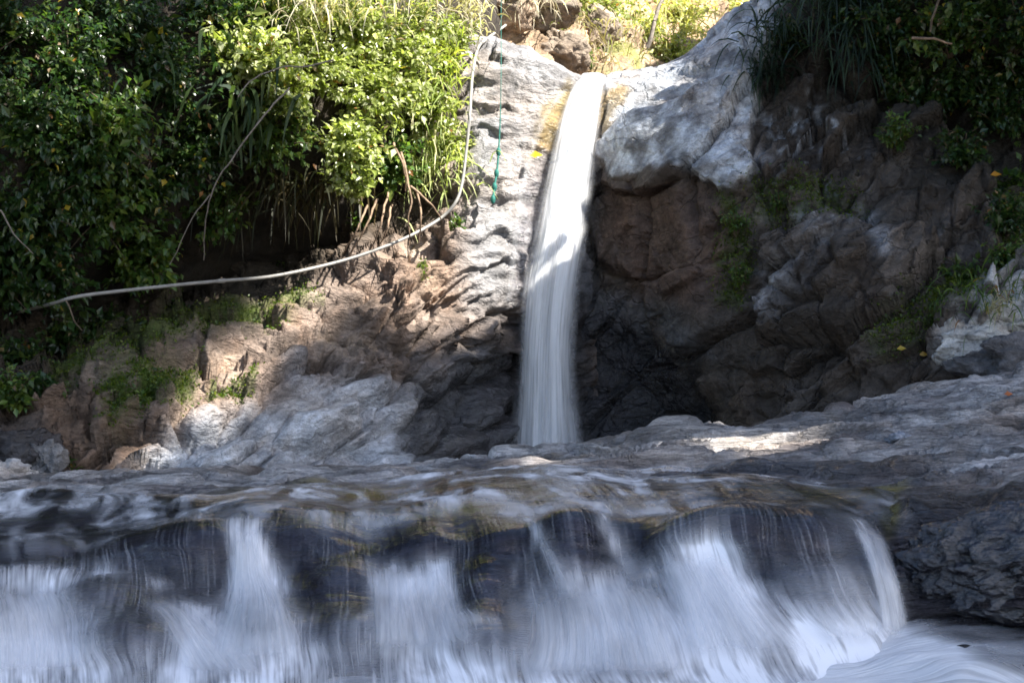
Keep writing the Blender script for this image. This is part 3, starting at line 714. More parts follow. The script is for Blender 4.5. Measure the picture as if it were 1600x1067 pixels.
uvw = np.stack([um[None, :] - np.clip(lean, 0, 1) * .28 * np.maximum(vm[:, None] - 1.4, 0) + 0 * wpx, vm[:, None] + 0 * wpx], -1)
nv, nu = W.shape[:2]
o = mesh_np('stream', W, grid_faces(nv, nu)[:, ::-1], M_STREAM, {'foam': foam.ravel(), 'milk': milk.ravel(), 'veil': veil.ravel()}, uvw.reshape(-1, 2)); tag(o, kind='structure')
remember('water', W)
# how far away the film lies, looked up where cascades run down it
zb = np.full((140, 380), np.nan); qx, qy = proj(W)
ix_, iy_ = np.round((qx + 250) / 5).astype(int).ravel(), np.round((qy - 680) / 5).astype(int).ravel()
ok_ = (ix_ >= 0) & (ix_ < 380) & (iy_ >= 0) & (iy_ < 140); tmp = np.full(zb.shape, 1e9)
np.minimum.at(tmp, (iy_[ok_], ix_[ok_]), W[..., 1].ravel()[ok_]); zb = np.where(tmp < 1e8, tmp, np.nan)
for _ in range(60):
    if not np.isnan(zb).any(): break
    st_ = np.stack([np.roll(zb, 1, 0), np.roll(zb, -1, 0), np.roll(zb, 1, 1), np.roll(zb, -1, 1)])
    with np.errstate(all='ignore'):
        import warnings; warnings.simplefilter('ignore'); zb = np.where(np.isnan(zb), np.nanmean(st_, 0), zb)
zb = blur(blur(zb, 2, 0), 2, 1)
def film_depth(px, py):
    i = np.clip((px + 250) / 5, 0, 378.9); j = np.clip((py - 680) / 5, 0, 138.9); i0, j0 = i.astype(int), j.astype(int); fi, fj = i - i0, j - j0
    return (zb[j0, i0] * (1 - fi) + zb[j0, i0 + 1] * fi) * (1 - fj) + (zb[j0 + 1, i0] * (1 - fi) + zb[j0 + 1, i0 + 1] * fi) * fj

# ---------------- plunge pool behind the shelf (only its far light shows)
pv = np.array([[-8, 10.5, .78], [9, 10.5, .78], [9, 16.5, .78], [-8, 16.5, .78]])
o = mesh_np('plunge_pool', pv, np.array([[0, 1, 2, 3]]), M_STREAM, {'foam': np.zeros(4), 'milk': np.full(4, .1)}, pv[:, :2]); tag(o, kind='structure')

# ---------------- white water below the drop
gx = np.linspace(-4.0, 4.6, 330); gy = np.linspace(2.2, 6.6, 190)
X, Y = np.meshgrid(gx, gy)
Z = .24 + fbm(np.stack([X * 1.1, Y * 2.0, X * 0], -1), 4, 601) * .11 + sstep(5.4, 6.3, Y) * .05 + .19 * sstep(.5, 2.0, X) * sstep(4.6, 5.7, Y)
Wf = np.stack([X, Y, Z], -1)
fx, fy = proj(Wf)
nz = fbm(np.stack([X * 1.2 + Y * .5, Y * 2.6, X * 0], -1), 4, 611)
foamP = .74 + 1.1 * nz
foamP = foamP - .55 * blob(fx, fy, 210, 1020, 70, 32) - .5 * blob(fx, fy, 760, 1035, 70, 30) - .25 * blob(fx, fy, 560, 1030, 90, 26) - .35 * blob(fx, fy, 560, 985, 120, 20)
foamP = foamP + 1.0 * blob(fx, fy, 1400, 1045, 150, 55) + .3 * blob(fx, fy, 1000, 1040, 220, 50) + .3 * blob(fx, fy, 1250, 1030, 200, 30)
foamP = foamP * (1 - sstep(1330, 1560, fx) * sstep(1010, 985, fy)) * (1 - .9 * sstep(1440, 1540, fx) * sstep(1012, 990, fy))
foamP = foamP * (1 - .55 * sstep(1440, 1560, fx + 40 * nz) * sstep(1058, 1020, fy + 20 * nz))
foamP = np.clip(foamP, 0, 1)
o = mesh_np('white_water', Wf, grid_faces(*X.shape), M_FOAM, {'foam': foamP.ravel()}, np.stack([Y * 1.0 + X * .3 + fbm(np.stack([X, Y, 0 * X], -1), 3, 613) * .5, X * .6], -1).reshape(-1, 2)); tag(o, kind='structure')
# dark clear water beneath the foam
Wd = Wf.copy(); Wd[..., 2] -= .03
o = mesh_np('deep_water', Wd[::2, ::2], grid_faces(*X[::2, ::2].shape), M_STREAM, {'foam': np.zeros(X[::2, ::2].size), 'milk': np.full(X[::2, ::2].size, .25)}, np.stack([Y * .6, X * .6], -1)[::2, ::2].reshape(-1, 2)); tag(o, kind='structure')

# ================================================================== falling water
def fall_sheet(L_, R_, nu, nv, foam_fn, bulge=.06, layers=((0, 1),), seed=0, strand=.02, group=None):
    """ribbon lofted between a left and a right edge, each a list of (px,py,d)"""
    parts, fo, uvs, n = [], [], [], 0
    tvv = np.linspace(0, 1, nv); u = np.linspace(0, 1, nu)
    Lp = cr(np.array(L_, float), tvv * (len(L_) - 1)); Rp = cr(np.array(R_, float), tvv * (len(R_) - 1))
    A = P(Lp[:, 0], Lp[:, 1], Lp[:, 2]); B = P(Rp[:, 0], Rp[:, 1], Rp[:, 2])
    for (back, strength) in layers:
        V = A[:, None] * (1 - u)[None, :, None] + B[:, None] * u[None, :, None]
        wid = np.linalg.norm(B - A, axis=1)[:, None]
        um = (u[None, :] - .5) * wid; vm = np.concatenate([[0], np.cumsum(np.linalg.norm(np.diff((A + B) / 2, axis=0), axis=1))])[:, None] + 0 * um
        k = np.stack([(u[None, :] - .5) * wid.mean() * 9 + 0 * vm, vm * .9, 0 * um + seed + back * 30], -1)
        dd = fbm(k, 4, 700 + seed) * strand * 2 + bulge * np.sin(math.pi * u)[None, :] - back
        V = V.copy(); V[..., 1] -= dd
        f = foam_fn(u[None, :] + 0 * vm, tvv[:, None] + 0 * um) * strength
        parts.append((V.reshape(-1, 3), grid_faces(nv, nu))); fo.append(f.ravel())
        uvs.append(np.stack([(u[None, :] - .5) * wid.mean() + 0 * vm + back * 3.1 + seed * 1.7, vm + back * 2.3], -1).reshape(-1, 2))
    V, Q = join(parts)
    return V, Q, np.concatenate(fo), np.concatenate(uvs)
def edges(u, a=.12):
    return sstep(0, a, u) * sstep(0, a, 1 - u)
wl_ = [(902, 118, 16.3), (893, 132, 15.45), (871, 185, 15.15), (852, 260, 14.95), (833, 350, 14.8), (813, 440, 14.7), (804, 540, 14.6), (797, 640, 14.55), (787, 735, 14.5)]
wr_ = [(950, 118, 16.3), (950, 128, 15.5), (944, 190, 15.2), (934, 280, 15.0), (923, 370, 14.85), (912, 460, 14.75), (906, 550, 14.65), (911, 640, 14.6), (922, 735, 14.55)]
def f_main(u, v):
    u = np.clip(u + fbm(np.stack([u * 3, v * 5, 0 * u], -1), 3, 741) * .10, 0, 1)
    gap = .30 * blob(u, v, .48, .72, .12, .25) + .25 * blob(u, v, .28, .85, .07, .2) + .2 * blob(u, v, .75, .8, .06, .25)
    return np.clip((1.08 - .06 * sstep(.25, .75, v) - gap) * (edges(u, .38) * .88 + .12 * edges(u, .1)), 0, 1)
V, Q, fo, uvs = fall_sheet(wl_, wr_, 90, 240, f_main, .12, ((0, 1.0), (.07, .95)), 1, .03)
V2, Q2, fo2, uv2 = fall_sheet([(822, 520, 14.4), (806, 600, 14.3), (786, 670, 14.2), (764, 740, 14.1)], [(898, 520, 14.4), (912, 600, 14.3), (934, 670, 14.2), (958, 740, 14.1)], 50, 60,
                              lambda u, v: edges(u, .45) * (.05 + .5 * v), .15, ((0, 1),), 5, .05)
(V, Q), fo, uvs = join([(V, Q), (V2, Q2)]), np.concatenate([fo, fo2]), np.concatenate([uvs, uv2])
o = mesh_np('waterfall', V, Q, M_FALL, {'foam': fo}, uvs)
tag(o, 'tall narrow white waterfall dropping from the notch between the two cliffs', 'waterfall')
V, Q, fo, uvs = fall_sheet([(880, 130, 15.5), (846, 180, 15.05), (824, 240, 14.85), (806, 310, 14.7), (795, 400, 14.5), (786, 470, 14.4)],
                           [(900, 132, 15.5), (862, 180, 15.1), (838, 240, 14.9), (822, 310, 14.75), (812, 400, 14.55), (806, 470, 14.45)], 30, 90,
                           lambda u, v: edges(u, .4) * (.30 - .08 * v), .03, ((0, 1),), 2, .02)
o = mesh_np('trickle', V, Q, M_FALL, {'foam': fo}, uvs)
tag(o, 'thin veil of water sliding down the wet rock left of the tall waterfall', 'trickle')

def cascade(label, L_, R_, fn=None, bulge=.05, layers=None, seed=0, name='cascade', nu=90, nv=100, gain=1.0):
    """a sheet of falling water lying a few centimetres off the film, between a left and a right edge"""
    tvv_ = np.linspace(0, 1, nv); u = np.linspace(0, 1, nu)
    Lp = cr(np.array(L_, float)[:, :2], tvv_ * (len(L_) - 1)); Rp = cr(np.array(R_, float)[:, :2], tvv_ * (len(R_) - 1))
    A = Lp[:, None] * (1 - u)[None, :, None] + Rp[:, None] * u[None, :, None]
    qx, qy = A[..., 0], A[..., 1]; U = u[None, :] + 0 * qx; VV = tvv_[:, None] + 0 * qx
    parts, fo, uvs = [], [], []
    for li, (off_, g) in enumerate(((.022, .80), (.05, .50))):
        d = film_depth(qx, qy) - off_ - bulge * .5 * np.sin(math.pi * U) * sstep(0, .4, VV)
        V = P(qx, qy, d)
        n = fbm(np.stack([U * 9, VV * 1.2, 0 * U + seed + li * 5], -1), 4, 730)
        f = foam_at(qx + 8 * n, qy + 6 * n) * gain * g * sstep(0, .28, U + .10 * n) * sstep(0, .28, 1 - U + .10 * n) * sstep(0, .34, VV + .10 * n) * sstep(0, .2, 1 - VV)
        um = (U - .5) * (np.linalg.norm(P(Rp[:, 0], Rp[:, 1], d[:, -1]) - P(Lp[:, 0], Lp[:, 1], d[:, 0]), axis=1).mean())
        vm = np.cumsum(np.linalg.norm(np.diff(V[:, nu // 2], axis=0, prepend=V[:1, nu // 2]), axis=1))[:, None] + 0 * U
        parts.append((V.reshape(-1, 3), grid_faces(nv, nu))); fo.append(np.clip(f, 0, 1).ravel())
        uvs.append(np.stack([um + seed * 1.7 + li * .9, vm + li * 2.3], -1).reshape(-1, 2))
    V, Q = join(parts)
    o = mesh_np(name, V, Q[:, ::-1], M_CASC, {'foam': np.concatenate(fo)}, np.concatenate(uvs))
    tag(o, label, 'cascade', 'small cascades over the drop in front'); return o
def rag(u, seed, f=9.0):
    """0..1 uneven edge along u"""
    k = np.stack([u * f, 0 * u + seed * 3.7, 0 * u], -1)
    return np.clip(.5 + fbm(k, 4, 720) * 1.3, 0, 1)
def curtain(seed, side=.3, top=.4, f0=.9, f1=.9, ragged=.35, freq=9.0):
    def fn(u, v):
        t = sstep(0, top + .35, v - ragged * .3 * rag(u, seed, freq * 1.5) + .03)
        n = fbm(np.stack([u * freq * 1.3, v * .8, 0 * u + seed], -1), 3, 730)
        return np.clip((f0 + (f1 - f0) * v + .45 * n) * t * sstep(0, side, u + .12 * n) * sstep(0, side, 1 - u + .12 * n) * sstep(0, .12, 1.0 - v), 0, 1)
    return fn
TRI = ((0, 1), (.035, .9), (.07, .8))
cascade('bright narrow spout pouring over the drop and flaring into a skirt, left of centre',
        [(346, 812, 7.08), (356, 838, 6.66), (352, 890, 6.42), (335, 940, 6.3), (300, 1000, 6.15), (280, 1055, 6.0)],
        [(418, 806, 7.08), (420, 832, 6.66), (430, 890, 6.4), (462, 935, 6.25), (492, 990, 6.1), (510, 1055, 5.95)],
        None, .10, seed=3, gain=1.2)
cascade('white curtain with ragged top strands spilling over the middle of the drop',
        [(556, 878, 6.52), (556, 915, 6.40), (552, 970, 6.25), (540, 1035, 6.1)],
        [(716, 850, 6.5), (726, 895, 6.36), (750, 955, 6.2), (790, 1030, 6.05)],
        curtain(4, .22, .3, .80, .72, .5, 11), .06, TRI, seed=4)
cascade('thin curved strand of water, first of two running over the dark bulge at centre',
        [(806, 810, 6.78), (828, 836, 6.55), (856, 890, 6.35), (872, 950, 6.2)],
        [(850, 806, 6.78), (874, 832, 6.55), (900, 886, 6.35), (926, 946, 6.2)],
        curtain(5, .45, .3, .95, .85, .2, 3), .03, seed=5, nu=30)
cascade('thin slanting strand right of the other one on the dark centre bulge',
        [(900, 798, 6.78), (930, 828, 6.5), (958, 872, 6.35), (985, 925, 6.2)],
        [(952, 798, 6.78), (986, 826, 6.5), (1020, 868, 6.35), (1050, 922, 6.2)],
        curtain(6, .45, .3, .8, .75, .2, 3), .03, seed=6, nu=30)
cascade('broad bright curtain fanning to the right over the right half of the drop',
        [(1000, 852, 6.34), (1016, 890, 6.18), (1030, 950, 6.02), (1030, 1045, 5.8)],
        [(1146, 838, 6.28), (1180, 885, 6.08), (1235, 950, 5.9), (1340, 1045, 5.7)],
        curtain(7, .2, .25, 1.0, 1.1, .35, 12), .08, TRI, seed=7, nu=90)
cascade('transparent veil of fine streaks between the broad curtain and the far right spout',
        [(1150, 850, 6.35), (1200, 900, 6.15), (1245, 960, 6.0), (1290, 1020, 5.85)],
        [(1325, 830, 6.35), (1360, 885, 6.15), (1388, 945, 6.0), (1400, 1015, 5.85)],
        curtain(8, .3, .6, .35, .72, .4, 9), .04, seed=8, nu=80)
cascade('slender white spout at the right end of the drop beside the black rock',
        [(1300, 815, 6.55), (1332, 840, 6.27), (1354, 900, 6.05), (1366, 950, 5.95), (1372, 1015, 5.85)],
        [(1362, 812, 6.55), (1392, 840, 6.27), (1412, 900, 6.05), (1424, 950, 5.95), (1436, 1015, 5.85)],
        curtain(9, .42, .2, .95, .95, .15, 3), .05, TRI, seed=9, nu=60, gain=1.35)
cascade('wide loose sheet of water tumbling over the rocks in the lower left corner',
        [(-180, 890, 6.45), (-185, 940, 6.2), (-190, 1000, 6.0), (-200, 1070, 5.8)],
        [(160, 890, 6.45), (200, 940, 6.22), (225, 1000, 6.05), (235, 1060, 5.85)],
        curtain(10, .15, .5, .6, .88, .4, 8), .06, TRI, seed=10, nu=100)
cascade('foaming chute running down right between the left corner sheet and the bright spout',
        [(170, 920, 6.4), (215, 950, 6.22), (245, 1005, 6.0), (270, 1070, 5.8)],
        [(300, 930, 6.4), (350, 955, 6.2), (400, 1005, 6.0), (470, 1070, 5.8)],
        curtain(11, .35, .5, .75, .95, .3, 6), .06, TRI, seed=11, nu=60)
cascade('low foaming apron spreading under the two thin strands at centre',
        [(750, 915, 6.3), (760, 955, 6.12), (750, 1010, 5.95), (710, 1070, 5.75)],
        [(1040, 880, 6.25), (1075, 930, 6.07), (1110, 1000, 5.9), (1150, 1070, 5.7)],
        curtain(12, .25, .45, .75, .98, .4, 11), .08, TRI, seed=12, nu=100)

# ================================================================== boulders
def boulder(name, label, cat, c, r, col, seed, wet=.2, flat=(1, 1, 1), sub=5, group=None, bump=.08, mat=None):
    bm = bmesh.new(); bmesh.ops.create_icosphere(bm, subdivisions=sub, radius=1)
    V = np.array([v.co[:] for v in bm.verts]); Q = np.array([[v.index for v in f.verts] for f in bm.faces]); bm.free()
    k = V * .9 + seed * 13.7
    f1, f2, vb = voro(k * 1.4, 800)
    g1, g2, vb2 = voro(k * 3.6, 805)
    d = 1 + fbm(k, 4, 810) * .36 + vb * (.34 if mat is None else .16) + (vb2 * .13 if mat is None else (.5 - g1) * .05) + fbm(k * 4, 4, 815) * bump + (fbm(k * 9, 3, 817) * bump * .25 if bump > .1 else 0)
    V = V * d[:, None] * np.array(flat) * r + np.array(c)
    n = fbm(V * 3, 4, 820)
    cc = np.zeros(V.shape) + np.array(col); cc *= (1 + .5 * n)[:, None]
    o = mesh_np(name, V, Q, mat or M_BOULDER, {'tint': cc, 'wet': np.full(len(V), wet)})
    tag(o, label, cat, group); return o
def on(nm, px, py, push=0):
    p = surf(nm, px, py).copy(); p[1] -= push; return p
boulder('boulder', 'black wet boulder lumped against the cliff foot at the far left edge', 'boulder', on('left', 22, 712, .1), .30, (.045, .042, .045), 1, .5, (1.1, .8, .8))
boulder('boulder', 'pale grey rounded boulder with a dark foot beside the black one at left', 'boulder', on('left', 80, 718, .12), .15, (.15, .15, .155), 2, .2, (.95, .8, 1.0))
boulder('boulder', 'small pale stone on the shelf edge in the far left corner', 'boulder', P(5, 742, 11.2), .16, (.36, .35, .35), 3, .1, (1.5, 1, .7))
boulder('wet_boulder', 'huge glistening black boulder to the right of the drop', 'boulder', P(1640, 888, 6.12), .37, (.009, .009, .014), 5, 1, (1.72, .9, .82), 7, bump=.15, mat=M_WET)
boulder('wet_boulder', 'low black ledge of rock under the huge glistening boulder', 'boulder', P(1780, 955, 5.95), .22, (.012, .011, .015), 9, 1, (2.6, .9, .5), 6, bump=.1, mat=M_WET)
boulder('boulder', 'white lichened boulder on the right bank above the grey slabs', 'boulder', on('right', 1525, 545, .05), .22, (.42, .41, .40), 7, .1, (1.5, .9, .8))
boulder('boulder', 'white lichened boulder at the right picture edge with grass over it', 'boulder', on('right', 1590, 500, .05), .24, (.42, .41, .40), 8, .1, (1.1, .9, 1))
boulder('boulder', 'dark grey boulder below the white lichened ones on the right bank', 'boulder', on('right', 1575, 570, .1), .26, (.12, .12, .13), 9, .1, (1.7, .9, .7))
boulder('boulder', 'small bluish stone lying alone on the grey slabs at right', 'stone', surf('shelf', 1405, 692) + np.array([0, 0, .03]), .06, (.25, .28, .34), 10, .2, (1.3, 1, .8), 4)
for (a, b, r, lab, sd) in ((845, 20, .55, 'tan boulder highest of those above the lip of the falls', 11), (790, 15, .5, 'pinkish tan boulder above the rope at the top edge', 12),
                           (880, 88, .42, 'sunlit tan boulder resting just behind the lip of the falls', 13), (920, 50, .5, 'brown boulder half under dry grass behind the lip', 14)):
    boulder('boulder', lab, 'boulder', on('up', a, b, .1), r * .8, (.20, .16, .125), sd, 0, (1, 1, .9))

# ================================================================== hose and rope
hp = [(-120, 520, 14.2), (0, 494, 13.4), (80, 475, 12.3), (130, 462, 12.15), (270, 446, 12.6), (345, 439, 13.0), (430, 431, 13.4), (530, 409, 13.75), (600, 386, 13.9),
      (650, 364, 14.05), (690, 340, 14.2), (712, 316, 14.2), (722, 286, 14.25), (728, 240, 14.3), (734, 180, 14.35), (738, 120, 14.6), (746, 78, 15.05), (760, 62, 15.6), (790, 40, 17)]
hose_pts = P(*np.array(hp).T)
hose_e = empty('water_pipe', hose_pts[1])
V, Q = tube(smooth_path(hose_pts, 160), .016, 12); rebase(mesh_np('pipe', V, Q, M_HOSE), hose_e)
cpl = smooth_path(hose_pts, 1600)
i = int(np.argmin(np.abs(proj(cpl)[0] - 345)))
V, Q = tube(cpl[i - 7:i + 8], .021, 12); rebase(mesh_np('coupling', V, Q, M_HOSE), hose_e)
tag(hose_e, 'long pale plastic water pipe sagging across the rock below the bushes', 'pipe')
rp = [(783, -60, 17.5), (783, 0, 16.6), (783, 60, 15.4), (783, 110, 14.75), (782, 170, 14.7), (780, 220, 14.65), (777, 262, 14.6), (773, 290, 14.55), (770, 314, 14.5)]
R0 = smooth_path(P(*np.array(rp).T), 90)
rope_e = empty('rope', R0[-1])
V, Q = tube(R0, np.interp(np.arange(90), [0, 40, 60, 89], [.003, .004, .010, .013]), 8); rebase(mesh_np('rope_strand', V, Q, M_ROPE), rope_e)
for k in (60, 70, 79, 88):
    bmk = bmesh.new(); bmesh.ops.create_uvsphere(bmk, u_segments=10, v_segments=8, radius=.03)
    me = bpy.data.meshes.new('knot'); bmk.to_mesh(me); bmk.free(); me.materials.append(M_ROPE)
    kn = bpy.data.objects.new('knot', me); COL.objects.link(kn); kn.location = R0[k]; kn.scale = (.9, .9, 1.6); rebase(kn, rope_e)
tag(rope_e, 'green knotted climbing rope hanging down the pale ledges left of the falls', 'rope')

# ================================================================== vegetation
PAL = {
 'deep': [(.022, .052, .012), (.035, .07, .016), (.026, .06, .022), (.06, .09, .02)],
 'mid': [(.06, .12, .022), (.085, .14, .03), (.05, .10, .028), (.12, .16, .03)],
 'bright': [(.22, .26, .07), (.28, .32, .11), (.17, .21, .05), (.46, .48, .30)],  # paler for the sunlit bushes; last tone paints in glinting leaves
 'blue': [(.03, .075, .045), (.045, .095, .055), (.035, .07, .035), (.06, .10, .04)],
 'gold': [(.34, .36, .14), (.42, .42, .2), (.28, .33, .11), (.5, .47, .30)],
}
def leaves(Pos, Dir, Nrm, size, cols, wid=.55):
    n = len(Pos)
    Dir = Dir / (np.linalg.norm(Dir, axis=1, keepdims=True) + 1e-9)
    side = np.cross(Dir, Nrm); side /= np.linalg.norm(side, axis=1, keepdims=True) + 1e-9
    up = np.cross(side, Dir); s = size[:, None]
    V = np.stack([Pos, Pos + Dir * s * .42 - side * s * wid * .5 + up * s * .08, Pos + Dir * s * .5 - up * s * .04,
                  Pos + Dir * s * .42 + side * s * wid * .5 + up * s * .08, Pos + Dir * s - up * s * .16], 1).reshape(-1, 3)
    b = np.arange(n)[:, None] * 5
    T = np.concatenate([b + np.array([[0, 2, 1]]), b + np.array([[0, 3, 2]]), b + np.array([[1, 2, 4]]), b + np.array([[2, 3, 4]])], 0)
    return V, T, np.repeat(cols, 5, axis=0)
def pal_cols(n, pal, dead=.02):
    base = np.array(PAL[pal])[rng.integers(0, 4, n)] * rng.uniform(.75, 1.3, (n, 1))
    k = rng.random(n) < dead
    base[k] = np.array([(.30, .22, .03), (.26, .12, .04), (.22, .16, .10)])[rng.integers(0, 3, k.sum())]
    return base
LEAFPTS = []
def shrub(label, c, R, out=(.35, -1, .35), pal='mid', nspray=60, nleaf=15, leaf=.085, name='shrub', cat='shrub', group=None, wid=.6, dead=.02, droop=.5, stems=14):
    leaf *= .82; nleaf = int(nleaf * 1.4)
    c = np.array(c, float); R = np.array(R, float) * np.ones(3); out = np.array(out, float); out /= np.linalg.norm(out)
    base = c - out * R * .9 + np.array([0, 0, -.15])
    dr = rng.normal(size=(nspray, 3)); dr /= np.linalg.norm(dr, axis=1, keepdims=True)
    dr = dr + out * .55; dr /= np.linalg.norm(dr, axis=1, keepdims=True)
    tip = c + dr * R * rng.uniform(.45, 1.12, (nspray, 1))
    ctl = (base + tip) / 2 + np.array([0, 0, .25]) * R.mean() + rng.normal(size=(nspray, 3)) * .12 * R
    tip = tip - np.array([0, 0, droop]) * R.mean() * .35
    t = np.linspace(.35, 1, nleaf)[None, :, None] + rng.normal(size=(nspray, nleaf, 1)) * .03
    pos = (1 - t) ** 2 * base + 2 * t * (1 - t) * ctl[:, None] + t ** 2 * tip[:, None]
    tan = 2 * (1 - t) * (ctl[:, None] - base) + 2 * t * (tip - ctl)[:, None]
    tan /= np.linalg.norm(tan, axis=-1, keepdims=True)
    n = nspray * nleaf
    pos = pos.reshape(-1, 3) + rng.normal(size=(n, 3)) * leaf * .35; tan = tan.reshape(-1, 3)
    dirs = tan * .7 + rng.normal(size=(n, 3)) * .6 + np.array([0, 0, -.35])
    nrm = out * .55 + np.array([0, 0, .75]) + rng.normal(size=(n, 3)) * .45
    # every spray has its own tone, as shoots of one age do
    cols = pal_cols(n, pal, dead) * np.repeat(rng.uniform(.7, 1.35, nspray), nleaf)[:, None]
    V, T, C = leaves(pos, dirs, nrm, np.exp(rng.normal(size=n) * .32) * leaf, cols, wid)
    e = empty(name, base)
    rebase(mesh_np('foliage', V, T, M_LEAF, {'tint': C}, smooth=False), e)
    tb = []
    tt = np.linspace(0, 1, 7)[:, None]
    for k in range(min(stems, nspray)):
        pts = (1 - tt) ** 2 * base + 2 * tt * (1 - tt) * ctl[k] + tt ** 2 * tip[k]
        tb.append(tube(pts, np.linspace(.012, .004, 7), 4))
    V, Q = join(tb); rebase(mesh_np('stems', V, Q, M_STEM), e)
    tag(e, label, cat, group); LEAFPTS.append(pos[::3]); return e
def grass(label, c, n, length, out=(0, -1, .3), pal='mid', spread=.15, wid=.012, stiff=.5, name='grass_clump', cat='grass clump', group=None, cols=None, spread3=None):
    c = np.array(c, float); out = np.array(out, float); out /= np.linalg.norm(out)
    root = c + rng.normal(size=(n, 3)) * (np.array(spread3) if spread3 is not None else spread)
    d0 = out + rng.normal(size=(n, 3)) * .45 + np.array([0, 0, stiff]); d0 /= np.linalg.norm(d0, axis=1, keepdims=True)
    Ln = rng.uniform(.5, 1.2, n)[:, None] * length
    K = 6; pts = [root]; d = d0.copy()
    for k in range(K - 1):
        pts.append(pts[-1] + d * Ln / (K - 1)); d = d + np.array([0, 0, -.42]) + rng.normal(size=(n, 3)) * .05; d /= np.linalg.norm(d, axis=1, keepdims=True)
    pts = np.stack(pts, 1)
    side = np.cross(d0, rng.normal(size=(n, 3))); side /= np.linalg.norm(side, axis=1, keepdims=True)
    wv = wid * np.array([.7, 1, 1, .8, .5, .08])[None, :, None]
    A = pts - side[:, None] * wv; B = pts + side[:, None] * wv
    V = np.stack([A, B], 2).reshape(n, -1, 3)
    b = (np.arange(n) * K * 2)[:, None, None]; k = (np.arange(K - 1) * 2)[None, :, None]
    Q = (b + k + np.array([0, 1, 3, 2])[None, None]).reshape(-1, 4)
    cc = pal_cols(n, pal, .05) if cols is None else np.array(cols)[rng.integers(0, len(cols), n)] * rng.uniform(.7, 1.3, (n, 1))
    o = mesh_np(name, V.reshape(-1, 3), Q, M_GRASS, {'tint': np.repeat(cc, K * 2, axis=0)}, smooth=True)
    tag(o, label, cat, group); LEAFPTS.append(pts[::2, 3]); return o
def hillpt(px, py, push):
    p = surf('hill', px, py); n = np.array([.3, -1, .25]); n /= np.linalg.norm(n); return p + n * push
GL = 'leafy shrubs covering the left bank'
